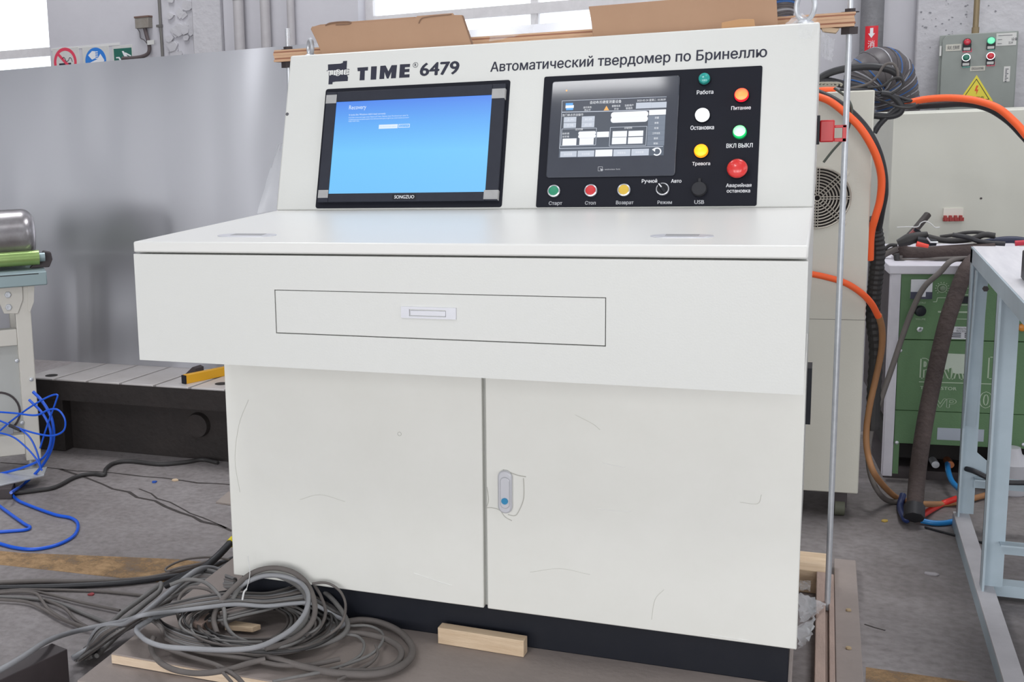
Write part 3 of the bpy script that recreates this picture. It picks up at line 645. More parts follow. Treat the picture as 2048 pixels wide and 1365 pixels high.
def hline(mb, pts, w=0.0009, closed=False):
    P_ = [h6(*p) for p in pts]
    if closed: P_.append(P_[0])
    for (ax, ay), (bx, by) in zip(P_, P_[1:]):
        d = Vector((bx-ax, by-ay)); d.normalize(); nx, ny = -d.y*w/2, d.x*w/2
        mb.poly(PN, [(ax+nx, ay+ny), (bx+nx, by+ny), (bx-nx, by-ny), (ax-nx, ay-ny)], HMI+0.0003, HMI+0.0007)
gw = MB(); gg = MB(); gm = MB()
for r_ in ((925, 420, 1405, 480), (922, 482, 1400, 542)): hrect(gw, *r_, rnd=True)
for r_ in ((500, 672, 725, 710), (498, 712, 724, 752)): hrect(gw, *r_, rnd=True)
for r_ in ((1420, 390, 1635, 450), (945, 668, 1128, 738), (1152, 664, 1340, 728), (938, 750, 1120, 832), (1146, 746, 1334, 826), (295, 765, 470, 848), (515, 760, 695, 840), (742, 676, 895, 742), (722, 910, 938, 992)): hrect(gw, *r_)
for r_ in ((312, 485, 470, 548), (546, 476, 708, 544), (308, 560, 466, 620), (542, 552, 704, 614), (1250, 298, 1445, 366), (1450, 292, 1643, 358)): hrect(gg, *r_)
for r_ in ((265, 930, 474, 1000), (492, 922, 702, 996), (956, 906, 1172, 988), (1190, 900, 1412, 980)): hrect(gg, *r_)
for k in range(6): hrect(gm, 1408-3*k, 465+66*k, 1628-3*k, 522+66*k)
hline(gg, [(288, 272), (1646, 218)]); hline(gg, [(288, 272), (282, 418)]); hline(gg, [(282, 420), (1420, 392)], 0.0016); hline(gg, [(282, 425), (252, 890)]); hline(gg, [(252, 892), (1600, 866)], 0.0012)
hline(gg, [(285, 638), (735, 625), (722, 845), (268, 858)], closed=True); hline(gg, [(915, 618), (1390, 602), (1375, 850), (900, 862)], closed=True)
tc_ = h6(1520, 932); gw.ring(PN, tc_[0], tc_[1], 0.0065, 0.0092, HMI+0.0003, HMI+0.0008, 20, -2.4, 2.4); gw.poly(PN, [h6(1455, 905), h6(1500, 880), h6(1495, 935)], HMI+0.0003, HMI+0.0008)
def htext(mb, s, X0, X1, Yt, Yb, bold=0.01):
    um = (X0+X1)/2; h = HMI+0.0011; b0 = h6(um, Yb, h)[1]; b1 = h6(um, Yt, h)[1]; text_box(mb, PN, s, h6(X0, Yb, h)[0], h6(X1, Yb, h)[0], b0, b1, h, bold)
htext(gw, '自动布氏硬度测量设备', 652, 1058, 265, 306, 0.02)
htext(gw, '2023-02-24 星期二 10:38:09', 1262, 1632, 246, 276)
for s, X0, X1, Yt, Yb in (('运行状态', 562, 670, 342, 370), ('停止中', 574, 655, 378, 404), ('报警信息', 934, 1044, 324, 352), ('手动', 962, 1020, 364, 390), ('当前用户', 1102, 1214, 316, 345), ('管理员', 1114, 1202, 354, 382), ('龙门单点手动操作', 288, 562, 438, 472), ('压头位置', 458, 556, 630, 655), ('主轴控制', 1094, 1196, 610, 636), ('当前值', 288, 380, 684, 710), ('设定值', 288, 378, 724, 750)):
    htext(gw, s, X0, X1, Yt, Yb)
for k, s in enumerate(('测量', '参数', '校准', '工件信息', '报表', '帮助')):
    w_ = 100 if len(s) > 2 else 56; cx = 1518-3*k; htext(gw, s, cx-w_/2, cx+w_/2, 478+67*k, 505+67*k)
part('menu_fields', gw, GW, hm, smooth=False); part('menu_keys', gg, GG, hm, smooth=False); part('menu_tabs', gm, GM, hm, smooth=False)
kt = MB()
for s, X0, X1, Yt, Yb in (('自动测量', 312, 418, 950, 980), ('手动测量', 540, 646, 946, 976), ('数据查询', 1004, 1110, 932, 962), ('系统设置', 1240, 1346, 926, 954), ('上升', 345, 440, 502, 532), ('前进', 580, 676, 495, 525), ('下降', 340, 436, 575, 605), ('后退', 576, 672, 567, 598)): htext(kt, s, X0, X1, Yt, Yb)
part('key_text', kt, emit('menu_key_text', (232, 236, 244), 1.0), hm, smooth=False)
em2 = MB(); hrect(em2, 335, 302, 428, 330); hrect(em2, 340, 366, 430, 390); part('menu_emblem', em2, emit('menu_blue', (90, 170, 240), 1.0), hm, smooth=False)
em3 = MB(); hrect(em3, 333, 332, 438, 364); part('menu_emblem_band', em3, GW, hm, smooth=False)
wt = MB(); wt.poly(PN, [h6(828, 398), h6(898, 394), h6(864, 335)], HMI+0.0003, HMI+0.0008); part('menu_warning', wt, emit('menu_amber', (246, 180, 90), 1.0), hm, smooth=False)
ld = h6(345, 138); part('status_light', MB().disc(PN, ld[0], ld[1], 0.0018, HMI-0.001, HMI+0.0008, 12), emit('amber_led', (255, 190, 110), 1.2), hm)
bl = MB(); hline(bl, [(757, 1130), (812, 1128), (810, 1180), (755, 1184)], 0.0008, True); bl.poly(PN, [h6(780, 1150), h6(825, 1165), h6(808, 1188), h6(795, 1185)], HMI+0.0002, HMI+0.0007)
htext(bl, 'weinview hmi', 838, 1040, 1150, 1172); part('maker_mark', bl, GREYINK, hm, smooth=False)
# lifting eyes screwed into the console top
def eyebolt(x, y, R, r, rz, hz, tall):
    z0 = ZS+HH; e = part('lifting_eye', MB().rev((x, y, z0), (0, 0, 1), [(0.017, 0), (0.017, 0.006), (0.010, 0.010), (0.009, hz*0.55)], 20), ZINC, con)
    ringp = [Vector((x+math.cos(rz)*R*math.cos(t*2*PI/28), y+math.sin(rz)*R*math.cos(t*2*PI/28), z0+hz+R*tall*(0.9+math.sin(t*2*PI/28)))) for t in range(28)]
    part('eye_ring', MB().tube(ringp, r, 10, True), ZINC, e)
eyebolt(Y(621, 104, 0.98).x, 0.98, 0.019, 0.0055, math.radians(128), 0.010, 1.0)
eyebolt(Y(1610, 50, 0.90).x, 0.90, 0.022, 0.0055, math.radians(-35), 0.012, 1.35)

# ---- main switch on the console's right side
sy = 1.0
ms = part('main_switch', MB().obox(SP, 0.965, 1.035, SP.px(1638, 288)[1]*0+Y(1640, 288, sy).z, Y(1640, 231, sy).z, -0.001, 0.006), BLACK, con, bevel=0.001, label='red lockable switch on the right side')
zA, zB = Y(1660, 284, sy).z, Y(1660, 240, sy).z
hm_ = MB(); hm_.obox(SP, 0.985, 1.015, zA, zB, 0.006, 0.036)
part('switch_handle', hm_, REDPL, ms, bevel=0.003)
tg = MB(); zt1 = zB-0.012
tg.obox(SP, 0.994, 1.006, zt1-0.006, zt1, 0.036, 0.060); tg.obox(SP, 0.994, 1.006, zA, zA+0.008, 0.036, 0.060); tg.obox(SP, 0.994, 1.006, zA, zt1, 0.052, 0.060)
part('padlock_tab', tg, REDPL, ms, bevel=0.001)

# ================================================================== crate base under the console
cb = thing('crate_base', 'dusty plywood and timber crate base under the cream console', 'pallet', (0.5, 0.7, 0))
def prt(name, m, parent, x0, x1, y0, y1, z0, z1, bevel=0.002, label=None):
    return part(name, MB().box(x0, x1, y0, y1, z0, z1), m, parent, bevel, label=label)
def plyboard(name, x0, x1, y0, y1, z0, z1):
    o = prt(name, PLY, cb, x0, x1, y0+0.0006, y1, z0+0.001, z1, 0.0015)
    part('pale_edge', MB().box(x0+0.001, x1-0.001, y0-0.001, y0+0.004, z0, z1-0.003), PLYEDGE, o)
plyboard('top_board', -0.150, 1.192, 0.060, 1.42, ZB-0.022, ZB)
plyboard('lower_board', -0.178, 1.192, -0.035, 1.42, ZB-0.046, ZB-0.024)
for x in (-0.10, 0.52, 1.13): prt('bearer', WOODD, cb, x-0.04, x+0.04, 0.0, 1.40, 0, ZB-0.046)
TL = 0.064
prt('side_timber', WOODD, cb, 1.2345, 1.2560, 0.2, 1.338, 0, TL); prt('side_timber', WOODD, cb, 1.2635, 1.2755, 0.2, 1.338, 0, TL-0.003)
prt('groove_floor', WOODD, cb, 1.2562, 1.2633, 0.2, 1.338, 0, TL-0.022)
prt('cross_timber', WOODL, cb, 1.0, 1.268, 1.34, 1.485, 0, TL)
prt('side_plank', PLY, cb, 1.278, 1.333, 0.2, 1.555, 0, 0.028)

# crate beam with its plies, threaded rods
bm_ = thing('crate_beam', 'laminated plywood crate beam lying across the top of the console', 'beam', (0.55, 1.13, ZS+HH))
zz = ZS+HH; ply_t = (0.0065, 0.0035, 0.0075, 0.0065, 0.0035, 0.0045); k = 0
for i, t in enumerate(ply_t):
    dx = random.uniform(-0.002, 0.002)
    part('ply', MB().box(-0.166+dx, 1.27+dx, 1.095+random.uniform(-0.001, 0.001), 1.165, zz, zz+t-0.0002), PLYB if i in (0, 2, 3, 5) else PLYA, bm_); zz += t
ztop = zz
def rod(x, y, z0, z1, label):
    t = thing('threaded_rod', label, 'rod', (x, y, z0))
    part('rod', MB().cyl((x, y, z0), (x, y, z1), 0.0068, 14), ZINC, t)
    part('thread', MB().tube([(x+0.0070*math.cos(a*0.9), y+0.0070*math.sin(a*0.9), z1-0.10+a*0.10/200) for a in range(200)], 0.0007, 4), ZINC, t)
    part('washer', MB().rev((x, y, ztop), (0, 0, 1), [(0.019, 0), (0.019, 0.002)], 20), DSTEEL, t)
    part('nut', MB().rev((x, y, ztop+0.002), (0, 0, 1), [(0.0125, 0), (0.0125, 0.007)], 6), DSTEEL, t)
    part('lower_nut', MB().rev((x, y, ZS+HH-0.016), (0, 0, 1), [(0.020, 0), (0.020, 0.0155)], 6), DSTEEL, t)
rod(1.2600, 1.13, 0.044, 1.70, 'long galvanised threaded rod standing right of the console, through the beam end')
rod(-0.138, 1.13, 0.0, Y(575, 57, 1.13).z, 'threaded rod end standing up through the left end of the crate beam')
solid('wood_wedge', MB().poly(Plane((0, 1.10, 0), (1, 0, 0), (0, 0, 1)), [(Y(u, v, 1.10).x, Y(u, v, 1.10).z) for u, v in ((1641, 53), (1679, 57), (1672, 66), (1645, 63))], -0.05, 0.0), WOODL, 'small pale wood wedge under the right end of the crate beam', 'wood scrap', bevel=0.001)

# cardboard lying on the console top
def card(name, label, y, outer, fold=0.16, hole=None, tilt=0.0):
    P = Plane((0, y, 0), (1, 0, 0), (0, 0, 1))
    t = thing(name, label, 'cardboard', (P.px(*outer[0])[0]+0.3, y, ZS+HH))
    pts = [P.px(*p) for p in outer]
    fp = part('front_panel', MB().poly(P, pts, -0.005, 0.0), CARD, t, bevel=0.0012)
    return t, P, pts
zc = ZS+HH
t, P, pts = card('cardboard_sheet', 'folded brown cardboard sheet with a hand hole, left of the two on the console top', 0.94,
    [(645, 112), (632, 80), (621, 58), (624, 53), (700, 47), (829, 37), (834, 32), (905, 26), (908, 30), (924, 30), (934, 60), (945, 93)])
part('back_flap', MB().prism([P.pt(*P.px(u, v), h=-0.003) for u, v in ((624, 53.5), (829, 37.5), (829, 33.5), (700, 43), (640, 49))], [P.pt(*P.px(u, v), h=-0.10) for u, v in ((624, 53.5), (829, 37.5), (829, 34.5), (700, 44), (640, 50))]), CARD, t)
part('hand_hole', MB().tube(spline([P.pt(*P.px(u, v), h=0.0012) for u, v in ((838, 47), (842, 39), (850, 35), (880, 31), (903, 29))], 4), 0.0016, 5), CARDE, t)
part('torn_lip', MB().tube(spline([P.pt(*P.px(u, v), h=0.001) for u, v in ((651, 51), (660, 46.5), (680, 44), (700, 44), (698, 48), (672, 49.5))], 4), 0.002, 5), CARDE, t)
part('cut_edge', MB().prism([P.pt(*P.px(u, v), h=0.0004) for u, v in ((923.5, 31), (926, 31), (947, 93), (944, 93))], [P.pt(*P.px(u, v), h=-0.0055) for u, v in ((923.5, 31), (926, 31), (947, 93), (944, 93))]), CARDE, t)
t, P, pts = card('cardboard_sheet', 'tall plain brown cardboard sheet, right of the two on the console top', 0.96,
    [(1186, 76), (1183, 45), (1177, 13), (1300, 3), (1552, -19), (1556, 54)])
part('back_flap', MB().prism([P.pt(*P.px(u, v), h=-0.005) for u, v in ((1178, 13), (1552, -19), (1552, -15), (1178, 17))], [P.pt(*P.px(u, v), h=-0.12) for u, v in ((1178, 13), (1552, -19), (1552, -15), (1178, 17))]), CARD, t)
P = Plane((0, 0.86, 0), (1, 0, 0), (0, 0, 1))
solid('cardboard_scrap', MB().poly(P, [P.px(u, v) for u, v in ((1443, 60), (1443, 45), (1480, 38), (1508, 38), (1510, 58))], -0.02, 0.0), mat('brown_scrap', (186, 144, 104), 0.85), 'small torn cardboard scrap on the console edge below the tall sheet', 'cardboard', bevel=0.001)

# clear plastic film, crumpled
def film(label, corners, m=FILM, n=9, amp=0.012, seed=1, name='plastic_film'):
    r = random.Random(seed); a, b, c, d = [Vector(p) for p in corners]; q = MB(); vs = []
    nn = (b-a).cross(d-a).normalized()
    for i in range(n+1):
        for j in range(n+1):
            u, v = i/n, j/n; p = a*(1-u)*(1-v)+b*u*(1-v)+c*u*v+d*(1-u)*v
            vs.append(p+nn*r.uniform(-amp, amp)+Vector((r.uniform(-1, 1), 0, r.uniform(-1, 1)))*amp*0.35)
    fs = [(i*(n+1)+j, (i+1)*(n+1)+j, (i+1)*(n+1)+j+1, i*(n+1)+j+1) for i in range(n) for j in range(n)]
    q.add(vs, fs); return solid(name, q, m, label, 'plastic film', ang=60)
film('clear film hanging down the left edge of the sloped panel', [Y(566, 285, 0.80), Y(556, 290, 0.78), Y(513, 428, 0.70), Y(553, 421, 0.71)], FILM2, seed=2, amp=0.0025, n=6)
film('cloudy film draped over the crate beam between the two cardboard sheets', [Y(985, 38, 1.08), Y(1074, 28, 1.08), Y(1066, 64, 1.075), Y(978, 84, 1.075)], FILM2, seed=3, amp=0.0044, n=7)
film('cloudy film lying by the right lifting eye on the console top', [Y(1562, 56, 0.93), Y(1602, 26, 0.94), Y(1625, 40, 0.9), Y(1575, 60, 0.86)], FILM2, seed=4, amp=0.0033, n=7)
film('clear film bunched round the right lifting eye, hanging over the panel', [Y(1596, 40, 0.80), Y(1634, 36, 0.80), Y(1622, 76, 0.795), Y(1598, 78, 0.795)], FILM, seed=5, amp=0.0033, n=7)
film('torn clear film behind the upper right corner of the console', [Y(1643, 62, 1.0), Y(1668, 80, 1.0), Y(1664, 124, 1.0), Y(1643, 112, 1.0)], FILM2, seed=6, amp=0.0055, n=7)
film('crumpled grey film caught on the timber at the foot of the rod', [Y(1596, 1186, 1.0), Z(1652, 1206, 0.075), Z(1640, 1226, 0.075), Y(1596, 1250, 0.85)], FILM, seed=8, amp=0.007)
film('limp film rag hanging below the lower right corner of the console', [Y(1598, 1250, 0.8), Z(1632, 1232, 0.08), Y(1622, 1275, 0.75), Y(1598, 1300, 0.75)], FILM, seed=9, amp=0.0066, n=7)
film('loose curl of film behind the lower right door edge', [Y(1600, 1160, 1.3), Y(1622, 1164, 1.3), Y(1620, 1182, 1.25), Y(1600, 1180, 1.25)], FILM, seed=10, amp=0.0044, n=7)

# ================================================================== slotted table, aluminium sheet, level
TZ = 0.303; tb = thing('slotted_table', 'low cast iron table with slotted top behind the left of the console', 'machine table', (-0.9, 2.1, 0))
fx = [at(u, v, 2, TZ).x for u, v in ((96, 763), (164, 766.5), (230, 770), (302, 773.5), (375, 777))]
step = (fx[-1]-fx[0])/4; fy = 1.945; by = 2.30; sk = 0.05
edges = [fx[0]+step*i for i in range(-1, 13)]
for e0, e1 in zip(edges, edges[1:]):
    q = MB(); a0, a1 = e0+0.007, e1-0.007
    q.hexa([(a0, fy, TZ-0.055), (a1, fy, TZ-0.055), (a1+sk, by, TZ-0.055), (a0+sk, by, TZ-0.055), (a0, fy, TZ), (a1, fy, TZ), (a1+sk, by, TZ), (a0+sk, by, TZ)])
    part('top_rib', q, IRONTOP, tb, bevel=0.002)
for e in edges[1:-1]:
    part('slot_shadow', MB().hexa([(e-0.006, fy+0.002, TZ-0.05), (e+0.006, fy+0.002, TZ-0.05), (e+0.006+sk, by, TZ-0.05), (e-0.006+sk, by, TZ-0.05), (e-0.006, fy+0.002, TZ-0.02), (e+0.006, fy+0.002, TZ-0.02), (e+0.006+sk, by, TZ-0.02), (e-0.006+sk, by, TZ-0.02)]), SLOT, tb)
    c = Vector((e, fy-0.001, TZ-0.045))
x0_, x1_ = edges[0], edges[-1]
part('front_lip', MB().box(x0_, x1_, fy+0.001, fy+0.10, TZ-0.085, TZ-0.0005*60), IRON, tb, bevel=0.004)
part('front_face', MB().box(x0_, x1_, fy-0.0035, fy+0.0008, TZ-0.085, TZ-0.006), IRON, tb)
part('underbody', MB().box(x0_+0.05, x1_, fy+0.07, by-0.03, 0, TZ-0.055), IRON, tb)
xl = Y(124, 850, fy).x
part('pier', MB().box(x0_, xl, fy+0.012, fy+0.30, 0, TZ-0.084), IRON, tb, bevel=0.004)
for u in (398,):
    c = Y(u, 850, fy+0.068); part('cored_boss', MB().rev((c.x, fy+0.045, 0.14), (0, 1, 0), [(0.045, 0), (0.05, 0.03)], 24), IRON, tb)
for (u, v) in ((103, 751.5), (443, 768)):
    c = Z(u, v, TZ); part('fixing_hole', MB().rev((c.x, c.y, TZ-0.001), (0, 0, 1), [(0.026, 0), (0.026, 0.0016)], 24), SLOT, tb)

def sheet_mat():
    m = bpy.data.materials.new('brushed_aluminium'); m.use_nodes = True; nt = m.node_tree; b = nt.nodes['Principled BSDF']
    b.inputs['Metallic'].default_value = 1.0; b.inputs['Base Color'].default_value = rgb((192, 193, 199)); b.inputs['Roughness'].default_value = 0.36
    tc = nt.nodes.new('ShaderNodeTexCoord'); n = nt.nodes.new('ShaderNodeTexNoise'); n.inputs['Scale'].default_value = 1.7; n.inputs['Detail'].default_value = 1
    mp = nt.nodes.new('ShaderNodeMapping'); mp.inputs['Scale'].default_value = (1.6, 1, 0.55)
    bp = nt.nodes.new('ShaderNodeBump'); bp.inputs['Strength'].default_value = 0.22; bp.inputs['Distance'].default_value = 0.16
    n2 = nt.nodes.new('ShaderNodeTexNoise'); n2.inputs['Scale'].default_value = 400
    ad = nt.nodes.new('ShaderNodeMath'); ad.operation = 'MULTIPLY_ADD'; ad.inputs[1].default_value = 0.06; ad.inputs[2].default_value = 0.31
    L = nt.links.new; L(tc.outputs['Object'], mp.inputs[0]); L(mp.outputs[0], n.inputs['Vector']); L(n.outputs[0], bp.inputs['Height']); L(bp.outputs[0], b.inputs['Normal'])
    L(tc.outputs['Object'], n2.inputs['Vector']); L(n2.outputs[0], ad.inputs[0]); L(ad.outputs[0], b.inputs['Roughness'])
    return m
q = MB(); yb0, yt0 = 2.262, 2.31
def tz(x): return 1.579+0.0164*x
q.hexa([(-3.0, yb0, TZ+0.001), (0.55, yb0, TZ+0.001), (0.55, yb0+0.004, TZ+0.001), (-3.0, yb0+0.004, TZ+0.001), (-3.0, yt0, tz(-3.0)), (0.55, yt0, tz(0.55)), (0.55, yt0+0.004, tz(0.55)), (-3.0, yt0+0.004, tz(-3.0))])
solid('aluminium_sheet', q, sheet_mat(), 'large dull aluminium sheet standing on edge on the slotted table, behind the console', 'metal sheet')
A_ = Z(371, 769, TZ); B_ = Z(462, 750, TZ); dv = (B_-A_).normalized(); nv = Vector((-dv.y, dv.x, 0))
lv = thing('spirit_level', 'yellow bar of a level lying on the slotted table beside the console', 'level', A_)
def bar(a, b, w, h): return MB().hexa([a, b, b+nv*w, a+nv*w, a+Vector((0, 0, h)), b+Vector((0, 0, h)), b+nv*w+Vector((0, 0, h)), a+nv*w+Vector((0, 0, h))])
part('level_body', bar(A_+dv*0.006, A_+dv*0.40, 0.024, 0.034), YELLOW, lv, bevel=0.001)
part('end_cap', bar(A_-dv*0.001, A_+dv*0.0058, 0.0235, 0.033), BLACK, lv)
C_ = Z(366, 753, TZ); C2 = Z(392, 751, TZ)
solid('angle_block', MB().prism([C_, C2, C2+Vector((0, 0, 0.026)), C2+(C_-C2)*0.25+Vector((0, 0, 0.034))], [p+Vector((0.01, 0.05, 0)) for p in (C_, C2, C2+Vector((0, 0, 0.026)), C2+(C_-C2)*0.25+Vector((0, 0, 0.034)))]), DSTEEL, 'small dark angled block on the slotted table behind the yellow level', 'block')

# ================================================================== roller conveyor at the left
az = math.radians(40); CP = Plane((-1.5, 1.70, 0), (math.cos(az), math.sin(az), 0), (0, 0, 1))
cv = thing('roller_conveyor', 'cream roller stand with a green roller and blue-grey top rail, at the left edge', 'conveyor', (-1.55, 1.72, 0))
def cbox(u0, v0, u1, v1, h0, h1, a0=None, a1=None):
    p = CP.px(u0, v0, h1); q_ = CP.px(u1, v1, h1); return MB().obox(CP, p[0] if a0 is None else a0, q_[0] if a1 is None else a1, min(p[1], q_[1]), max(p[1], q_[1]), h0, h1)
pa0 = CP.px(40, 750)[0]; pa1 = CP.px(71, 750)[0]; zr = CP.px(60, 566)[1]
zf = CP.px(70, 921)[1]
part('post', MB().obox(CP, pa0, pa1, zf, zr, -0.06, 0.0), CONVM, cv, bevel=0.004)
part('post', MB().obox(CP, pa0-0.8, pa1-0.8, zf, zr, -0.06, 0.0), CONVM, cv, bevel=0.004)
part('post', MB().obox(CP, pa0, pa1, zf, zr, -0.42, -0.36), CONVM, cv, bevel=0.004)
part('post', MB().obox(CP, pa0-0.8, pa1-0.8, zf, zr, -0.42, -0.36), CONVM, cv, bevel=0.004)
part('low_rail', MB().obox(CP, pa0-0.75, pa0, CP.px(30, 912)[1], CP.px(30, 872)[1], -0.05, -0.002), CONVM, cv, bevel=0.003)
part('middle_rail', MB().obox(CP, pa0-0.75, pa0, CP.px(20, 693)[1], CP.px(20, 660)[1], -0.05, -0.002), CONVM, cv, bevel=0.003)
part('back_panel', MB().obox(CP, pa0-0.75, pa0, CP.px(20, 870)[1], CP.px(20, 690)[1], -0.048, -0.040), mat('conveyor_panel', (178, 180, 178), 0.45), cv)
pr_ = CP.px(8, 820, -0.039); part('panel_ring', MB().ring(CP, pr_[0]-0.02, pr_[1]-0.01, 0.075, 0.083, -0.04, -0.037, 32), DSTEEL, cv)
ra1 = CP.px(93.5, 548, 0.035)[0]
part('top_rail', MB().obox(CP, ra1-1.1, ra1, CP.px(45, 574, 0.035)[1], CP.px(45, 546, 0.035)[1], -0.09, 0.035), CONVB, cv, bevel=0.004)
zrt = CP.px(45, 546, 0.035)[1]
part('rail_groove', MB().obox(CP, ra1-1.1, ra1-0.03, zrt-0.009, zrt-0.006, 0.0345, 0.0355), SLOT, cv)
part('rail_tray', MB().obox(CP, ra1-1.1, ra1-0.004, zrt, zrt+0.006, -0.30, 0.030), CONVB, cv)
pl_ = [CP.px(u, v, 0.006) for u, v in ((-30, 578), (45, 572), (46, 600), (36, 628), (8, 628), (-4, 600), (-30, 600))]
bk = part('bolted_plate', MB().poly(CP, pl_, 0.0, 0.006), CONVM, cv, bevel=0.002)
for (u, v) in ((15.5, 590), (17, 615)):
    c = CP.px(u, v, 0.008); part('bolt', MB().rev(CP.pt(c[0], c[1], 0.006), CP.n, [(0.013, 0), (0.013, 0.004), (0.011, 0.006), (0.006, 0.006), (0.006, 0.002)], 6), ZINC, bk)
part('end_tab', MB().poly(CP, [CP.px(u, v, 0.004) for u, v in ((55, 568), (69, 566), (68, 604), (60, 626), (56, 622))], 0.0, 0.004), CONVM, cv, bevel=0.001)
for (u, v) in ((33.5, 722), (62.5, 759), (44, 846)):
    c = CP.px(u, v); part('screw', MB().disc(CP, c[0], c[1], 0.008, 0.0, 0.004, 12, 0.003), ZINC, cv)
part('foot', MB().rev(CP.pt(pa0+0.02, 0, -0.03), (0, 0, 1), [(0.03, 0), (0.03, 0.008), (0.010, 0.012), (0.010, zf)], 16), ZINC, cv)
for a_, h_ in ((pa0-0.78, -0.03), (pa0-0.78, -0.39), (pa0+0.02, -0.39)): part('foot', MB().rev(CP.pt(a_, 0, h_), (0, 0, 1), [(0.03, 0), (0.03, 0.008), (0.010, 0.012), (0.010, zf)], 16), ZINC, cv)
cA = CP.px(77, 503, -0.02); rz_ = zrt+0.006+0.030
rl = part('roller', MB().cyl(CP.pt(cA[0], rz_+0.012, -0.02), CP.pt(cA[0]-1.0, rz_+0.012, -0.02), 0.028, 28), ROLLER, cv, label='green plated roller')
part('roller_shaft', MB().cyl(CP.pt(cA[0], rz_+0.012, -0.02), CP.pt(cA[0]+0.022, rz_+0.012, -0.02), 0.017, 18), CONVB, cv)
part('bearing_block', MB().poly(CP, [(cA[0]-0.035, zrt+0.006), (cA[0]+0.038, zrt+0.006), (cA[0]+0.052, zrt+0.034), (cA[0]+0.048, zrt+0.062), (cA[0]+0.020, zrt+0.068), (cA[0]+0.010, zrt+0.05)], -0.07, -0.035), DSTEEL, cv, bevel=0.003)
part('roller', MB().cyl(CP.pt(cA[0], rz_+0.012, -0.22), CP.pt(cA[0]-1.0, rz_+0.012, -0.22), 0.028, 28), ROLLER, cv)
rs_ = math.sqrt((0.028+0.10)**2-0.10**2); eC = CP.px(70, 480, -0.12)[0]
st_ = MB(); zc_ = rz_+0.012+rs_
st_.rev(CP.pt(eC, zc_, -0.12), -CP.ex, [(0.0995-0.05*(1-math.sin(t_*PI/16)), 0.05*(1-math.cos(t_*PI/16))) for t_ in range(9)]+[(0.0995, 0.9)], 48)
solid('steel_cylinder', st_, STEELW, 'short thick bare steel cylinder resting on the green roller, left edge', 'workpiece')

# ================================================================== cables
def cable(label, pts, r, m, name='cable', cat='cable', group=None, sub=7, n=8):
    return solid(name, MB().tube(spline(pts, sub), r, n), m, label, cat, group, ang=80)
def floorpts(l, z): return [Z(u, v, z) for u, v in l]
# blue air hoses at the left
yy = lambda l, y: [Y(u, v, y) for u, v in l]
cable('thick blue air hose bowing down from the roller stand to the floor', yy([(66, 784), (82, 800), (98, 825), (106, 850), (107, 880), (98, 910), (78, 940), (48, 968)], 1.52)+[Z(22, 986, 0.045)], 0.0058, BLUEHOSE, 'air_hose', 'hose')
cable('blue air hose curving left under the roller stand', yy([(58, 800), (84, 826), (100, 858), (100, 890), (84, 918), (45, 936), (0, 948), (-20, 950)], 1.50), 0.0048, BLUEHOSE, 'air_hose', 'hose')
cable('thin blue air hose with the pointed loop highest in the tangle', yy([(0, 862), (22, 843), (60, 815), (95, 795), (114, 790), (112, 803), (95, 850), (80, 897)], 1.48), 0.0034, BLUEHOSE, 'air_hose', 'hose')
cable('thin blue air hose with the widest round loop of the tangle', yy([(-10, 824), (30, 827), (72, 831), (98, 820), (117, 821), (130, 840), (127, 862), (104, 872), (70, 867), (30, 854), (-10, 838)], 1.46), 0.0036, BLUEHOSE, 'air_hose', 'hose')
cable('thin blue air hose slanting down across the bottom rail', yy([(-10, 864), (25, 874), (52, 895), (72, 918), (84, 942)], 1.47), 0.0034, BLUEHOSE, 'air_hose', 'hose')
cable('thin blue air hose dropping steeply from the black fitting', yy([(40, 858), (60, 876), (74, 905), (82, 938)], 1.45), 0.0034, BLUEHOSE, 'air_hose', 'hose')
cable('blue air hose lying on the floor in a wide bend', floorpts([(20, 984), (34, 1000), (60, 1012), (110, 1030), (143, 1037), (156, 1050), (148, 1072), (115, 1090), (70, 1099), (30, 1096), (-10, 1085)], 0.006), 0.0056, BLUEHOSE, 'air_hose', 'hose')
cable('blue air hose with a sharp bend on the floor at the left edge', floorpts([(-10, 1006), (20, 1028), (48, 1048), (60, 1055), (52, 1060), (20, 1063), (-10, 1065)], 0.006), 0.0056, BLUEHOSE, 'air_hose', 'hose')
q = MB().tube(yy([(19, 851), (42, 861)], 1.46), [0.007, 0.007], 10)
solid('hose_fitting', q, BCABLE, 'black push fitting on a thin blue hose', 'fitting')
q = MB().box(0, 0, 0, 0, 0, 0); A_ = Z(92, 944, 0.05)
solid('clear_valve_block', MB().obox(CP, CP.px(-10, 850, 0.04)[0], CP.px(26, 850, 0.04)[0], CP.px(20, 869, 0.04)[1], CP.px(20, 850, 0.04)[1], 0.02, 0.05), mat('grey_valve_body', (150, 156, 166), 0.3, 0.3), 'small grey valve block among the blue hoses', 'valve', bevel=0.003)
pq = [Z(u, v, 0.045) for u, v in ((-60, 955), (94, 934), (88, 950), (-60, 985))]
solid('steel_plate', MB().prism([p-Vector((0, 0, 0.006)) for p in pq], pq), ZINC, 'flat bright steel plate on the dark block below the roller stand', 'plate', bevel=0.001)
bq = [Z(u, v, 0.0385) for u, v in ((-80, 980), (23, 978), (30, 962), (-70, 958))]
solid('iron_block', MB().prism([Vector((p.x, p.y, 0)) for p in bq], bq), DSTEEL, 'dark iron block on the floor at the left edge, under the bright plate', 'block', bevel=0.002)
cable('thin dark cable winding over the floor in front of the slotted table', floorpts([(22, 988), (70, 982), (110, 975), (150, 955), (185, 948), (208, 950), (212, 938), (228, 927), (260, 923), (320, 929), (370, 925), (405, 920), (436, 926)], 0.008), 0.0075, DCABLE)

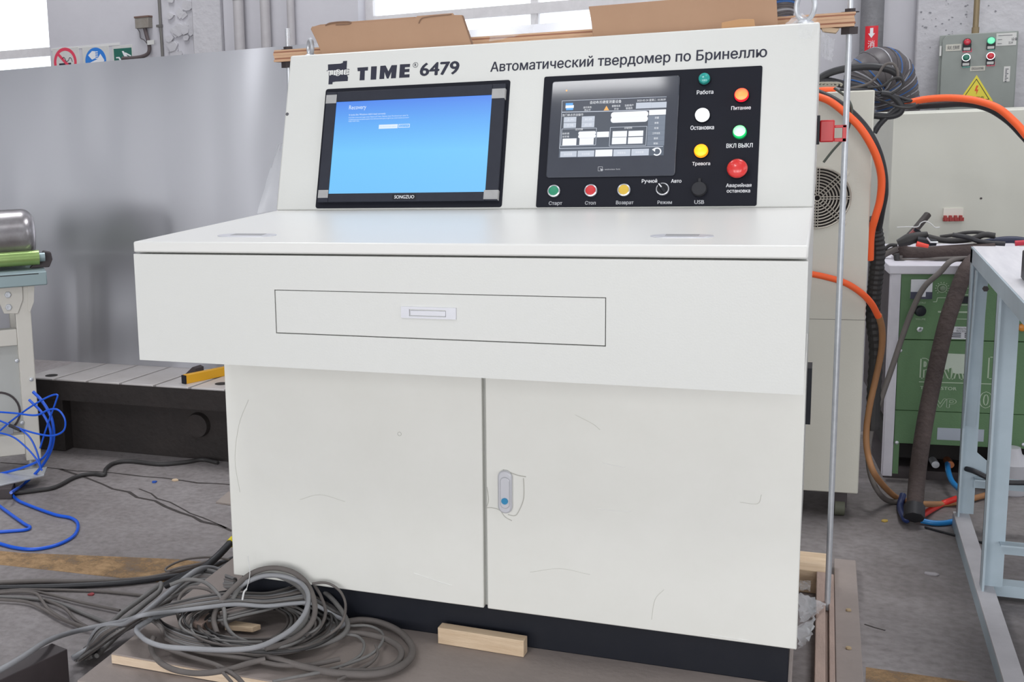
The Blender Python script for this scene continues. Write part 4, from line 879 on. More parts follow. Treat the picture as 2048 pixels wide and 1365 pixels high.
# cables running in from the left
cable('black cable lying straight across the floor from the left edge to the console', floorpts([(-20, 1176), (60, 1175), (150, 1172), (250, 1166), (330, 1156), (390, 1145), (440, 1128), (475, 1115)], 0.0085), 0.008, BCABLE)
cable('dusty cable lying along the back of the black floor cable', floorpts([(-20, 1167), (80, 1163), (180, 1164), (280, 1159), (340, 1148), (400, 1130)], 0.0075), 0.007, GCABLE2)
lft = [
 ('thin grey cable uppermost of the left bundle', [(-20, 1178), (60, 1180), (140, 1181), (210, 1184), (290, 1192)], 0.0075, GCABLE2),
 ('grey cable second from the top of the left bundle', [(-20, 1184), (50, 1182), (100, 1190), (160, 1205), (240, 1222)], 0.008, GCABLE2),
 ('grey cable with a kink by the steel beam, in the left bundle', [(-20, 1188), (40, 1184), (72, 1188), (84, 1202), (98, 1220), (130, 1240), (175, 1257)], 0.0082, GCABLE2),
 ('thicker grey cable in the middle of the left bundle', [(-20, 1194), (60, 1198), (110, 1205), (160, 1225), (215, 1248)], 0.0095, GCABLE),
 ('lowest grey cable of the left bundle', [(-20, 1199), (50, 1204), (85, 1218), (120, 1238), (170, 1258)], 0.0082, GCABLE2),
 ('short grey cable crossing under the left bundle', [(90, 1200), (130, 1218), (150, 1240), (180, 1258)], 0.008, GCABLE2)]
for i, (s, l, r, m) in enumerate(lft): cable(s, floorpts(l, r*0.55+0.001+0.004*(i % 3)), r*0.55, m)
# thick cables rising over the edge of the crate base
def mixed(l): return [Z(u, v, z) for u, v, z in l]
cable('thick pale grey cable slanting from the steel beam up to the console corner', mixed([(145, 1318, 0.03), (200, 1286, 0.05), (250, 1258, 0.08), (300, 1218, 0.11), (340, 1184, 0.12), (370, 1158, 0.13), (398, 1140, 0.14), (425, 1138, 0.12), (458, 1150, 0.10)]), 0.0078, GCABLE3)
cable('thick grey cable bent back in a hairpin left of the coil', mixed([(160, 1312, 0.014), (200, 1270, 0.03), (240, 1230, 0.06), (280, 1200, 0.08), (312, 1176, 0.10), (322, 1168, 0.11), (318, 1184, 0.10), (290, 1208, 0.08), (250, 1240, 0.055), (215, 1262, 0.035), (170, 1300, 0.02)]), 0.0066, GCABLE)
cable('pale grey cable passing over the steel beam to the left edge', mixed([(-20, 1352, 0.15), (40, 1318, 0.15), (95, 1283, 0.14), (150, 1264, 0.07), (215, 1250, 0.07), (260, 1240, 0.08), (300, 1222, 0.07)]), 0.0066, GCABLE3)
cable('heavy black cable with a yellow band running up behind the console corner', mixed([(330, 1172, 0.05), (370, 1152, 0.08), (405, 1138, 0.10), (430, 1118, 0.12), (450, 1098, 0.13), (464, 1082, 0.13), (480, 1064, 0.13)]), 0.0105, BCABLE)
q = MB().tube([Z(460, 1088, 0.13), Z(467, 1080, 0.13)], 0.0118, 12); solid('yellow_tape_band', q, mat('yellow_tape', (240, 220, 20), 0.5), 'yellow tape band on the heavy black cable at the console corner', 'tape')
cable('second black cable going under the console at the left corner', mixed([(340, 1184, 0.02), (400, 1160, 0.03), (440, 1140, 0.05), (475, 1122, 0.06)]), 0.010, BCABLE)
cable('thin grey cable in a loop behind the heavy black cable', mixed([(460, 1120, 0.03), (420, 1115, 0.02), (370, 1120, 0.02), (335, 1135, 0.015), (334, 1143, 0.012), (360, 1136, 0.03), (400, 1128, 0.05), (430, 1118, 0.10)]), 0.0035, GCABLE2)
def fan_cables():
    for i in range(9):
        o = i*6; cable(ORD[i]+' grey cable from the left in the bundle under the thick pale cable', mixed([(150+o*0.9, 1322-o*0.2, 0.010+0.003*i), (200+o, 1290-o*0.6, 0.025), (250+o, 1256-o*0.4, 0.05), (300+o*0.6, 1222-o*0.2, 0.08), (345+o*0.5, 1196-o*0.6, 0.10), (390+o*0.4, 1180-o*0.8, 0.12), (470, 1175-o*0.3, 0.19)]), 0.0048+0.0008*(i % 3), (GCABLE, GCABLE2, GCABLE, DCABLE)[i % 4], group='bundled grey cables left of the coil')
fan_cables()

# the coil on the crate base
def c3(X, Yy): return 240+X/3.303, 1080+Yy/3.303
B0 = ZB+0.010
def coil(label, pts, r, m, group=None):
    P_ = []; r = r*(0.74 if 'outermost' in label else 0.60)
    for p in pts:
        u, v = c3(p[0], p[1])
        if len(p) > 2 and isinstance(p[2], tuple): P_.append(Y(u, v, p[2][0]))
        else: P_.append(Z(u, v, B0+r*0.3+(p[2] if len(p) > 2 else 0)))
    return cable(label, P_, r, m, group=group)
W_ = lambda y: (y,)
coil('thick pale grey cable forming the big upright loop on top of the coil', [(420, 470, .02), (280, 500, .035), (165, 550, .05), (110, 590, .05), (130, 630, .045), (190, 675, .04), (300, 708, .035), (480, 722, .035), (700, 730, .04), (900, 712, .045), (1040, 655, .05), (1150, 580, .06), (1225, 480, .07), (1245, 370, .08), (1190, 285, W_(.335)), (1080, 243, W_(.330)), (950, 240, W_(.325)), (830, 285, W_(.315)), (750, 340, .06)], 0.0095, GCABLE3)
coil('thick dark grey cable in the tall loop leaning on the console', [(640, 620, .01), (620, 520, .03), (660, 420, .05), (750, 320, .075), (860, 230, W_(.330)), (960, 193, W_(.333)), (1060, 192, W_(.336)), (1160, 225, W_(.340)), (1240, 300, W_(.338)), (1285, 420, .075), (1275, 530, .055), (1200, 620, .04), (1080, 690, .03), (960, 720, .03)], 0.0105, GCABLE2)
coil('dark cable forming the second tall loop behind the pale one', [(740, 400, .05), (800, 310, .07), (900, 250, W_(.345)), (1000, 232, W_(.348)), (1100, 262, W_(.350)), (1200, 330, .06), (1240, 430, .05), (1220, 540, .03), (1150, 620, .02), (1050, 670, .015)], 0.0095, GCABLE)
coil('thin grey cable arching high over the right of the coil', [(1270, 292, W_(.345)), (1340, 284, W_(.348)), (1400, 300, W_(.350)), (1460, 350, W_(.345)), (1490, 430, .05), (1475, 530, .04), (1420, 600, .03), (1300, 680, .02), (1180, 730, .015)], 0.0052, GCABLE2)
coil('grey cable leaving the big loops down the right flank', [(1285, 300, .07), (1330, 380, .06), (1358, 480, .04), (1320, 580, .03), (1230, 660, .02), (1100, 720, .01), (950, 760, .008)], 0.0062, GCABLE2)
coil('thick grey cable hugging the right flank of the coil', [(1300, 310, .05), (1390, 380, .045), (1470, 480, .03), (1505, 570, .02), (1460, 640, .015), (1340, 690, .01), (1220, 720, .008)], 0.0095, GCABLE)
coil('thick dusty cable in the outermost flat loop at the right', [(1490, 545, .012), (1600, 532, .006), (1720, 550, .004), (1840, 605, .003), (1920, 690, .003), (1925, 770, .003), (1850, 840, .003), (1720, 885, .003), (1560, 892, .003), (1350, 872, .003), (1150, 825, .005), (950, 770, .008), (720, 745, .01)], 0.0105, GCABLE2)
coil('dusty cable in the flat loop just inside the outermost one', [(1500, 620, .006), (1620, 625, .003), (1760, 660, .003), (1850, 720, .003), (1848, 790, .003), (1780, 845, .003), (1640, 870, .002), (1450, 866, .002)], 0.0095, GCABLE2)
coil('thin grey cable in the long loop reaching the front edge', [(1520, 570, .012), (1640, 570, .010), (1725, 610, .008), (1735, 670, .006), (1670, 750, .004), (1540, 810, .003), (1380, 860, .003), (1200, 900, .003), (1010, 938, .002)], 0.0055, GCABLE)
coil('thin grey cable in the short loop right of the coil', [(1490, 625, .008), (1570, 640, .006), (1612, 690, .004), (1590, 760, .003), (1500, 820, .003), (1360, 870, .003), (1180, 905, .003)], 0.0055, GCABLE)
coil('thin dark cable ending at the crate edge, right of the coil', [(1690, 700, .006), (1700, 760, .004), (1650, 820, .003), (1560, 870, .002), (1440, 930, .002)], 0.0055, GCABLE2)
coil('thick dark cable looping over the front edge of the crate base', [(225, 640, .02), (205, 700, .006), (235, 780, .003), (310, 840, .003), (420, 875, .002), (560, 883, .002), (720, 858, .003), (860, 815, .005), (960, 790, .01)], 0.0105, GCABLE2)
coil('grey cable lying flat along the front of the coil', [(380, 700, .01), (520, 740, .01), (700, 765, .008), (900, 800, .006), (1060, 830, .004), (1250, 830, .003), (1450, 790, .003)], 0.0090, GCABLE2)
coil('grey cable crossing the front of the coil to the crate edge', [(300, 720, .008), (450, 770, .006), (640, 830, .004), (760, 900, .002), (820, 960, .002)], 0.0085, GCABLE2)
coil('thin brown-grey cable over the pale crate edge', [(640, 840, .003), (690, 890, .002), (740, 945, .002)], 0.006, GCABLE2)
coil('thin cable in the small round loop left of the coil', [(430, 590, .006), (395, 540, .015), (378, 460, .03), (400, 370, .045), (460, 320, .055), (540, 320, .055), (610, 345, .055), (655, 400, .05), (688, 480, .04), (690, 560, .02), (640, 500, .03), (620, 560, .01)], 0.0070, GCABLE2)
coil('grey cable entering the coil from the top left', [(330, 300, .05), (430, 265, .06), (530, 272, .06), (600, 310, .06), (660, 380, .055), (690, 470, .045), (700, 560, .025), (760, 640, .012), (880, 690, .008), (1000, 705, .006)], 0.0078, GCABLE)
coil('thin cable in the innermost loop of the coil', [(640, 475, .01), (560, 490, .008), (500, 540, .006), (484, 580, .005), (520, 610, .005), (640, 640, .004), (820, 668, .003), (980, 672, .003)], 0.0055, GCABLE2)
coil('second innermost thin cable of the coil', [(630, 500, .012), (570, 520, .01), (520, 570, .008), (540, 610, .006), (660, 660, .005), (800, 690, .004), (960, 700, .004)], 0.0055, GCABLE2)
for i, (dx, r, z) in enumerate(((0, 0.0065, .004), (28, 0.006, .006), (52, 0.006, .010), (-26, 0.0055, .003))):
    coil(ORD[i]+' grey cable curving down the right of the coil opening', [(1060+dx, 458, z), (1125+dx, 500, z), (1130+dx, 560, z), (1080+dx, 620, z), (1000+dx*0.6, 660, z)], r, GCABLE2 if i % 2 else GCABLE, group='cables inside the coil opening')
for i in range(12):
    o = i*7; coil(ORD[i]+' grey cable from the console in the band along the back of the coil', [(-270+i*5, 790-i*4, -.160), (-150-i*4, 705-i*4, -.10), (-60-i*6, 640-i*6, -.02), (60-i*4, 560, .02), (200-i*6, 480+o*0.3, .03+.005*i), (360, 420+o*0.7, .05), (560, 372+o, .055), (760, 352+o, .05), (960, 355+o*1.1, .045), (1080+6*i, 330+o*1.2, .05), (1180+8*i, 300+o*1.6, .05), (1300+10*i, 360+o*1.8, .03), (1400+8*i, 470+o, .012), (1380, 590+o*0.4, .006), (1240, 660, .004)], 0.0052+0.0014*(i % 3), (GCABLE2, GCABLE, GCABLE3, DCABLE)[(i*3+1) % 4 if i != 4 else 0], group='cables along the back of the coil')
for i in range(7):
    o = i*10; coil(ORD[i]+' grey cable from the back in the band crossing the middle of the coil', [(560, 520+o*0.3, .012), (690, 500+o*0.5, .03), (820, 470+o*0.5, .035), (960, 420+o*0.8, .035), (1090, 372+o, .035), (1200, 352+o*1.2, .035), (1330, 410+o*1.4, .02), (1420, 500+o, .01), (1400, 600, .005), (1280, 650, .003)], 0.0052+0.001*(i % 2), (GCABLE, GCABLE2, DCABLE)[i % 3], group='cables crossing the middle of the coil')
for i in range(14):
    o = i*8; coil(ORD[i]+' grey cable from the left in the band sweeping along the front of the coil', [(-260+i*4, 800-i*3, -.165), (-140+i*5, 710-i*4, -.11), (-40+i*6, 620-i*2, -.02), (90+i*5, 535-i*2, .015), (215+i*4, 500+o*0.8, .02+.003*i), (300, 560+o*0.9, .02), (430, 610+o, .02), (600, 655+o*0.8, .02), (800, 690+o*0.55, .018), (1000, 705+o*0.5, .015), (1180, 670+o*0.6, .012), (1300, 600+o*0.8, .01), (1380, 520+o, .008), (1400, 420+o*0.6, .012), (1330, 350+o*0.4, .02)], 0.0048+0.0013*(i % 3), (GCABLE2, GCABLE, DCABLE, GCABLE2, GCABLE3)[i % 5], group='cables along the front left of the coil')
for i in range(9):
    o = i*9; coil(ORD[i]+' grey cable from the inside in the band down the right flank of the coil', [(1120, 340+o*0.6, .045), (1220, 310+o*0.8, .04), (1300+o*0.3, 330+o, .03), (1390+o*0.4, 420+o*0.6, .02), (1440+o*0.4, 510+o*0.3, .012), (1420+o*0.3, 590, .008), (1330, 660-o*0.3, .005), (1180, 720-o*0.4, .003), (1000, 740-o*0.3, .003)], 0.0050+0.001*(i % 2), (GCABLE2, GCABLE, DCABLE)[i % 3], group='cables down the right flank of the coil')
rc_ = random.Random(21)
for i in range(12):
    cx0, cy0 = 900+rc_.uniform(-60, 90), 545+rc_.uniform(-20, 30); ax_, ay_ = rc_.uniform(300, 500), rc_.uniform(110, 200); t0 = rc_.uniform(0, 6.28); zz0 = rc_.uniform(.002, .03)
    coil('thin dusty cable wound loosely round the coil', [(cx0+ax_*math.cos(t0+k_*0.42), cy0+ay_*math.sin(t0+k_*0.42), zz0+0.012*math.sin(k_*0.9)**2) for k_ in range(14)], 0.0046+0.0008*(i % 2), (GCABLE2, DCABLE, GCABLE)[i % 3], group='thin cables wound round the coil')
# plastic tie and wood scraps in the coil
u, v = c3(860, 220); u2, v2 = c3(808, 400)
solid('cable_tie', MB().tube(spline([Y(*c3(845, 108), .325), Y(*c3(858, 220), .318), Y(*c3(838, 320), .30), Y(*c3(820, 345), .29), Y(*c3(808, 400), .28)], 5), [0.0009]*11+[0.0022]*10, 6), mat('white_nylon', (214, 214, 214), 0.4), 'white cable tie with a long tail standing up from the coil', 'cable tie')
wp = [Z(*c3(X, Yy), ZB+0.022) for X, Yy in ((690, 565), (875, 580), (930, 560), (760, 535))]
solid('wood_offcut', MB().prism([p-Vector((0, 0, 0.012)) for p in wp], wp), WOODL, 'pale wood offcut lying inside the coil', 'wood scrap', bevel=0.001)
wp = [Z(*c3(X, Yy), ZB+0.03) for X, Yy in ((480, 545), (610, 440), (660, 470), (540, 560))]
solid('wood_offcut', MB().prism([p-Vector((0, 0, 0.028)) for p in wp], wp), WOODD, 'dusty wood offcut under the left of the coil', 'wood scrap', bevel=0.001)
# wood block in front of the plinth
wb0 = [(0.4975, 0.3425), (0.6835, 0.3365), (0.6850, 0.3655), (0.4990, 0.3715)]
solid('wood_block', MB().prism([(x, y, ZB+0.0005) for x, y in wb0], [(x, y, ZB+0.037) for x, y in wb0]), WOODL, 'pale rectangular wood block lying in front of the black plinth', 'wood block', bevel=0.0015)
# dark steel beam, bottom left
A_, B_, C_ = Z(104, 1287, 0.12), Z(135, 1299, 0.12), Z(0, 1361, 0.12); dv = (C_-B_)*1.8
top = [A_, B_, B_+dv, A_+dv]
solid('steel_beam', MB().prism([Vector((p.x, p.y, 0)) for p in top], top), DSTEEL, 'dark square steel beam end on the floor in the lower left corner', 'beam', bevel=0.002)

# ================================================================== machines on the right
# cabinet with the fan
ra_ = math.radians(3.6); FC = Plane((1.343, 2.0, 0), (math.cos(ra_), math.sin(ra_), 0), (0, 0, 1))
fc = thing('fan_cabinet', 'tall beige machine cabinet with a round fan grille, on casters right of the console', 'cabinet', (1.1, 2.3, 0))
fa1 = FC.px(1733, 585)[0]; fz1 = FC.px(1750, 180)[1]; fz0 = FC.px(1715, 989)[1]
part('cabinet_shell', MB().obox(FC, fa1-0.62, fa1, fz0, fz1, -0.42, 0.0), BEIGE, fc, bevel=0.004)
part('shell_seam', MB().obox(FC, fa1-0.62, fa1+0.0005, FC.px(1700, 640)[1]-0.001, FC.px(1700, 640)[1]+0.001, -0.30, 0.0006), mat('seam_grey', (150, 148, 140), 0.7), fc)
gc = FC.px(1634, 396); gr = FC.px(1700.5, 396)[0]-gc[0]
gp = part('fan_opening', MB().disc(FC, gc[0], gc[1], gr*0.985, 0.0, 0.001, 40), mat('fan_dark', (30, 24, 24), 0.8), fc)
GRW = mat('fan_grille_wire', (176, 170, 160), 0.4, 0.4)
for k_ in range(1, 11):
    R_ = gr*k_/10.0
    part('grille_ring', MB().tube([FC.pt(gc[0]+R_*math.cos(t*2*PI/40), gc[1]+R_*math.sin(t*2*PI/40), 0.008) for t in range(40)], 0.0022 if k_ < 10 else 0.003, 6, True), GRW, fc)
for k_ in range(8):
    a_ = k_*PI/4; off = 0.006 if k_ % 2 else 0.0035
    for s_ in (-1, 1):
        dx, dy = -math.sin(a_)*off*s_, math.cos(a_)*off*s_
        part('grille_spoke', MB().tube([FC.pt(gc[0]+dx+math.cos(a_)*gr*0.1, gc[1]+dy+math.sin(a_)*gr*0.1, 0.010), FC.pt(gc[0]+dx+math.cos(a_)*gr, gc[1]+dy+math.sin(a_)*gr, 0.010)], 0.0016, 5), GRW, fc)
for k_ in (1, 7):
    a_ = k_*PI/4; part('grille_lug', MB().ring(FC, gc[0]+math.cos(a_)*gr*1.16, gc[1]+math.sin(a_)*gr*1.16, 0.0035, 0.010, 0.0, 0.004, 16), GRW, fc)
def caster(a, h):
    c = FC.pt(a, 0.027, h); cs = part('caster', MB().cyl(c-FC.ex*0.014, c+FC.ex*0.014, 0.027, 20), RUBBER, fc)
    part('caster_fork', MB().obox(FC, a-0.02, a+0.02, 0.03, fz0, h-0.016, h+0.016), DSTEEL, cs)
cx_ = FC.px(1681, 1005)[0]; caster(cx_, -0.04); caster(cx_-0.45, -0.04); caster(cx_, -0.36); caster(cx_-0.45, -0.36)

# beige cabinet behind the welding set
rb_ = math.radians(8); BC = Plane((1.45, 3.4, 0), (math.cos(rb_), math.sin(rb_), 0), (0, 0, 1))
bc = thing('beige_cabinet', 'wide plain beige cabinet with a red breaker, behind the green welding set', 'cabinet', (1.9, 3.6, 0))
b0_ = BC.px(1781, 380)[0]; bz1 = BC.px(1800, 227.5)[1]
part('cabinet_shell', MB().obox(BC, b0_, b0_+1.0, 0.0, bz1, -0.5, 0.0), BEIGE2, bc, bevel=0.004)
r_ = prect(BC, 1887, 417, 1926, 430, 0.004); bk_ = part('breaker_body', MB().obox(BC, r_[0], r_[1], BC.px(1906, 443, 0.004)[1], r_[3], 0.0, 0.006), mat('breaker_cream', (226, 222, 212), 0.4), bc)
r_ = prect(BC, 1886, 431, 1926.5, 442, 0.008); w4 = (r_[1]-r_[0])/4
part('lever_bar', MB().obox(BC, r_[0], r_[1], r_[2], r_[2]+(r_[3]-r_[2])*0.6, 0.006, 0.018), mat('breaker_red', (160, 52, 50), 0.4), bk_)
for k_ in range(4): part('breaker_lever', MB().obox(BC, r_[0]+w4*(k_+0.1), r_[0]+w4*(k_+0.68), r_[2], r_[3], 0.006, 0.020), mat('breaker_red', (160, 52, 50), 0.4), bk_, bevel=0.002)
c = BC.px(1962, 397); part('cabinet_screw', MB().disc(BC, c[0], c[1], 0.004, 0, 0.002, 10), DSTEEL, bc)

# green welding set
rw_ = math.radians(5.1); WE = Plane((1.46, 2.45, 0), (math.cos(rw_), math.sin(rw_), 0), (0, 0, 1))
we = thing('welding_set', 'old green welding power source in a white frame, under a heap of torch cables', 'welding machine', (1.7, 2.7, 0))
wa0 = WE.px(1773, 750, 0)[0]; wa1 = WE.px(1793, 750, 0)[0]; wa9 = wa0+0.47; wzt = WE.px(1860, 531, 0.01)[1]; wz1 = WE.px(1860, 549, 0.01)[1]; DP = -0.62
part('top_cover', MB().obox(WE, wa0-0.008, wa9+0.008, wz1, wzt, DP, 0.012), WFRAME, we, bevel=0.003)
for a_, h_ in ((wa0, -0.03), (wa9-0.033, -0.03), (wa0, DP), (wa9-0.033, DP)): part('frame_post', MB().obox(WE, a_, a_+wa1-wa0, 0.02, wz1, h_, h_+0.034), WFRAME, we, bevel=0.002)
part('case', MB().obox(WE, wa0+0.003, wa9-0.003, 0.22, wz1-0.002, DP+0.01, -0.012), DSTEEL, we)
zs1 = WE.px(1850, 681)[1]; zs2 = WE.px(1850, 823)[1]; zs3 = WE.px(1850, 889)[1]
gx0, gx1 = wa1+0.001, wa9-0.034
part('control_front', MB().obox(WE, gx0, gx1, zs1+0.002, wz1-0.001, -0.012, 0.0), GREEN, we, bevel=0.0015)
part('name_front', MB().obox(WE, gx0, gx1, zs2+0.0015, zs1, -0.012, 0.003), GREEN, we, bevel=0.0015)
part('lower_front', MB().obox(WE, gx0, gx1, zs3, zs2, -0.012, 0.003), GREEN, we, bevel=0.0015)
part('side_leg', MB().obox(WE, gx0, gx0+0.017, 0.03, zs3, -0.03, 0.002), GREEN, we); part('side_leg', MB().obox(WE, gx1-0.017, gx1, 0.03, zs3, -0.03, 0.002), GREEN, we)
part('socket_recess', MB().obox(WE, gx0, gx1, 0.06, zs3+0.01, DP+0.02, -0.10), SLOT, we)
part('base_skid', MB().obox(WE, wa0+0.01, wa9-0.01, 0.0, 0.03, DP+0.05, -0.05), DSTEEL, we)
r_ = prect(WE, 1822, 559, 1863.5, 598, 0.006); mt = part('meter', MB().obox(WE, *r_, 0.0, 0.010), mat('meter_white', (214, 216, 222), 0.25), we, bevel=0.002, label='square panel meter')
hh_ = r_[3]-r_[2]; part('meter_cover', MB().obox(WE, r_[0], r_[1], r_[2], r_[2]+hh_*0.36, 0.0095, 0.0125), mat('meter_dark', (70, 72, 90), 0.3), mt)
part('meter_boss', MB().obox(WE, r_[0]+hh_*0.42, r_[0]+hh_*0.68, r_[2]+hh_*0.12, r_[2]+hh_*0.44, 0.0120, 0.0150), mat('meter_white', (214, 216, 222), 0.25), mt)
dc = WE.px(1884.5, 577)
dm = MB()
for t_ in range(12):
    a_ = math.radians(-50+t_*280/11); dm.poly(WE, [(dc[0]+rr2*math.cos(a_+w2), dc[1]+rr2*math.sin(a_+w2)) for rr2, w2 in ((0.017, -0.06), (0.021, -0.06), (0.021, 0.06), (0.017, 0.06))], 0.0, 0.0006)
dm.ring(WE, dc[0], dc[1], 0.0125, 0.0145, 0, 0.0006, 20); part('dial_print', dm, WPRINT, we, kind='stuff')
part('dial_knob', MB().disc(WE, dc[0], dc[1], 0.009, 0, 0.010, 18, 0.002), mat('dial_grey_green', (120, 140, 116), 0.4), we)
for (u, v, r2) in ((1840, 622, 0.0165), (2043, 622, 0.0165)):
    c = WE.px(u, v); part('knob', MB().rev(WE.pt(c[0], c[1], 0), WE.n, [(r2*1.1, 0), (r2*1.1, 0.002), (r2, 0.003), (r2*0.9, 0.020), (r2*0.5, 0.021)], 24), BLACK, we)
c = WE.px(1839, 659); tg_ = part('toggle_nut', MB().rev(WE.pt(c[0], c[1], 0), WE.n, [(0.009, 0), (0.009, 0.004), (0.005, 0.005)], 6), ZINC, we)
part('toggle', MB().cyl(WE.pt(c[0], c[1], 0.004), WE.pt(c[0]+0.004, c[1]+0.008, 0.022), 0.003, 10), ZINC, tg_)
c = WE.px(2043, 655); part('warning_lamp', MB().disc(WE, c[0], c[1], 0.012, 0, 0.010, 18, 0.004), mat('lamp_orange', (216, 138, 50), 0.3), we)
wp_ = MB()
def wline(pts, w=0.0022):
    P_ = [WE.px(*p) for p in pts]
    for (ax, ay), (bx, by_) in zip(P_, P_[1:]):
        d = Vector((bx-ax, by_-ay)).normalized(); wp_.poly(WE, [(ax-d.y*w/2, ay+d.x*w/2), (bx-d.y*w/2, by_+d.x*w/2), (bx+d.y*w/2, by_-d.x*w/2), (ax+d.y*w/2, ay-d.x*w/2)], 0.0, 0.0006)
wline([(1866, 604), (1873, 604), (1875, 596), (1893, 596)]); wline([(1925, 570), (1932, 570), (1932, 577), (1939, 577), (1939, 570), (1946, 570)])
wline([(1918, 590), (1944, 590), (1944, 610), (1917, 610), (1918, 590)], 0.003); wline([(1876, 624), (1946, 625)], 0.005); wline([(1890, 638), (1946, 639)], 0.002)
wline([(1905, 578), (1912, 578)]); wline([(1995, 628), (2040, 629)], 0.004)
part('printed_lines', wp_, WPRINT, we, kind='stuff')
r_ = prect(WE, 1921, 593, 1941, 607); part('socket', MB().obox(WE, *r_, 0.0, 0.004), BLACK, we)
for s, u0, u1, vt, vb in (('OUTPUT', 1834, 1852, 604.5, 608), ('VOLUME', 1831, 1851, 637, 640.5)): letters('small_print', lab(MB(), WE, s, u0, u1, vt, vb, 0.0008), WPRINT, we)
r_ = prect(WE, 1902, 653.5, 1960, 679.5, 0.001); lp_ = part('instruction_plate', MB().obox(WE, *r_, 0.0, 0.0012), mat('plate_white', (208, 210, 216), 0.5), we)
lq = MB(); text(lq, WE, 'OPERATION', r_[0]+0.016, r_[0]+0.052, r_[3]-0.010, 0.006, 0.0016); text(lq, WE, 'PROCEDURE', r_[0]+0.016, r_[0]+0.052, r_[3]-0.018, 0.006, 0.0016)
for k_ in range(3): lq.obox(WE, r_[0]+0.004, r_[0]+0.030, r_[2]+0.006+0.006*k_, r_[2]+0.009+0.006*k_, 0.0012, 0.0015); lq.obox(WE, r_[0]+0.040, r_[0]+0.066, r_[2]+0.006+0.006*k_, r_[2]+0.009+0.006*k_, 0.0012, 0.0015)
part('plate_print', lq, INK, lp_, kind='stuff')
H3 = 0.0036
def outline_text(s, u0, u1, vt, vb, w):
    big = lab(MB(), WE, s, u0, u1, vt, vb, H3, 0.075); sm_ = lab(MB(), WE, s, u0, u1, vt, vb, H3+0.0004, 0.012)
    o = letters('outlined_lettering', big, WPRINT, we); letters('lettering_fill', sm_, GREEN, o)
outline_text('PANA', 1842, 1925, 719, 757, 1); outline_text('I', 1978, 1988, 716, 757, 1)
letters('lettering', lab(MB(), WE, 'TRANSISTOR', 1840, 1913, 774, 780, H3, 0.02), WPRINT, we)
wl2 = MB(); r_ = prect(WE, 1838, 765, 1990, 768, H3); wl2.obox(WE, *r_, 0.003, H3); part('rule_line', wl2, WPRINT, we)
outline_text('WP', 1850, 1911, 798, 815, 1); outline_text('00', 1935, 1982, 785, 815, 1)
r_ = prect(WE, 1884, 707, 1946, 749, 0.004); part('torn_sticker', MB().poly(WE, [(r_[0]+0.01, r_[3]), (r_[1], r_[3]-0.002), (r_[1], r_[2]), (r_[0]+0.035, r_[2]+0.002), (r_[0]+0.03, r_[2]+0.02), (r_[0]+0.012, r_[2]+0.012), (r_[0], r_[2]+0.03)], 0.003, 0.0046), mat('torn_sticker_white', (190, 202, 188), 0.6), we)
r_ = prect(WE, 1875, 856, 1967, 884, 0.004); part('rating_plate', MB().obox(WE, *r_, 0.003, 0.0042), mat('rating_plate_grey', (170, 178, 190), 0.4, 0.3), we)
for (u, v) in ((1800, 701), (1793, 885), (2046, 889)):
    c = WE.px(u, v); part('screw', MB().disc(WE, c[0], c[1], 0.006, 0.003, 0.006, 12, 0.002), ZINC, we)
for (u, v, m_) in ((1866, 922, ZINC), (1895, 922, mat('copper', (190, 120, 80), 0.4, 0.6)), (1985, 925, mat('copper', (190, 120, 80), 0.4, 0.6))):
    c = WE.px(u, v, -0.09); part('output_stud', MB().cyl(WE.pt(c[0], c[1], -0.10), WE.pt(c[0], c[1], -0.04), 0.012, 14), m_, we)

# heap on the welding set
def wy(l, y): return [Y(u, v, y) for u, v in l]
cable('thick dark brown torch sleeve lying along the top of the welding set', wy([(1794, 497), (1812, 508), (1850, 509), (1900, 506), (1950, 503), (1990, 500)], 2.66), 0.027, BROWNHOSE, 'hose', 'hose')
cable('brown cable in the upper flat loop under the torch sleeve', wy([(1800, 512), (1802, 520), (1830, 522), (1880, 519), (1935, 517)], 2.58), 0.008, TAN if False else GCABLE2)
cable('brown cable in the lower flat loop under the torch sleeve', wy([(1793, 508), (1796, 522), (1820, 528), (1870, 527), (1930, 523)], 2.56), 0.009, DCABLE)
tw_ = thing('welding_torch', 'black welding torch handle leaning up against the beige cabinet', 'torch', Y(1800, 500, 2.7))
part('handle', MB().tube([Y(1806, 486, 2.74), Y(1830, 460, 2.80), Y(1855, 430, 2.86)], 0.0125, 12), mat('torch_black', (52, 46, 44), 0.6), tw_, label='long black handle')
part('trigger', MB().tube([Y(1822, 472, 2.73), Y(1834, 460, 2.74)], 0.011, 10), mat('torch_red', (122, 52, 50), 0.5), tw_)
part('nozzle', MB().tube([Y(1832, 464, 2.735), Y(1836, 459, 2.735)], 0.012, 10), BLACK, tw_)
gp_ = thing('earth_clamp', 'black insulated earth clamp with a red grip lying on the torch sleeve', 'clamp', Y(1820, 490, 2.62))
part('clamp_jaw', MB().tube([Y(1795, 487, 2.60), Y(1815, 480, 2.60), Y(1838, 473, 2.60), Y(1856, 468, 2.60)], [0.012, 0.020, 0.016, 0.008], 10), DCABLE, gp_)
part('clamp_body', MB().tube([Y(1834, 482, 2.59), Y(1850, 484, 2.59), Y(1873, 486, 2.59)], [0.018, 0.016, 0.010], 10), BLACK, gp_)
part('clamp_spring', MB().tube([Y(1854, 476, 2.57), Y(1861, 485, 2.57), Y(1876, 485, 2.57)], 0.003, 6), ZINC, gp_)
part('red_grip', MB().tube([Y(1833, 488, 2.56), Y(1857, 493, 2.56)], [0.009, 0.006], 10), mat('grip_red', (230, 66, 50), 0.45), gp_)
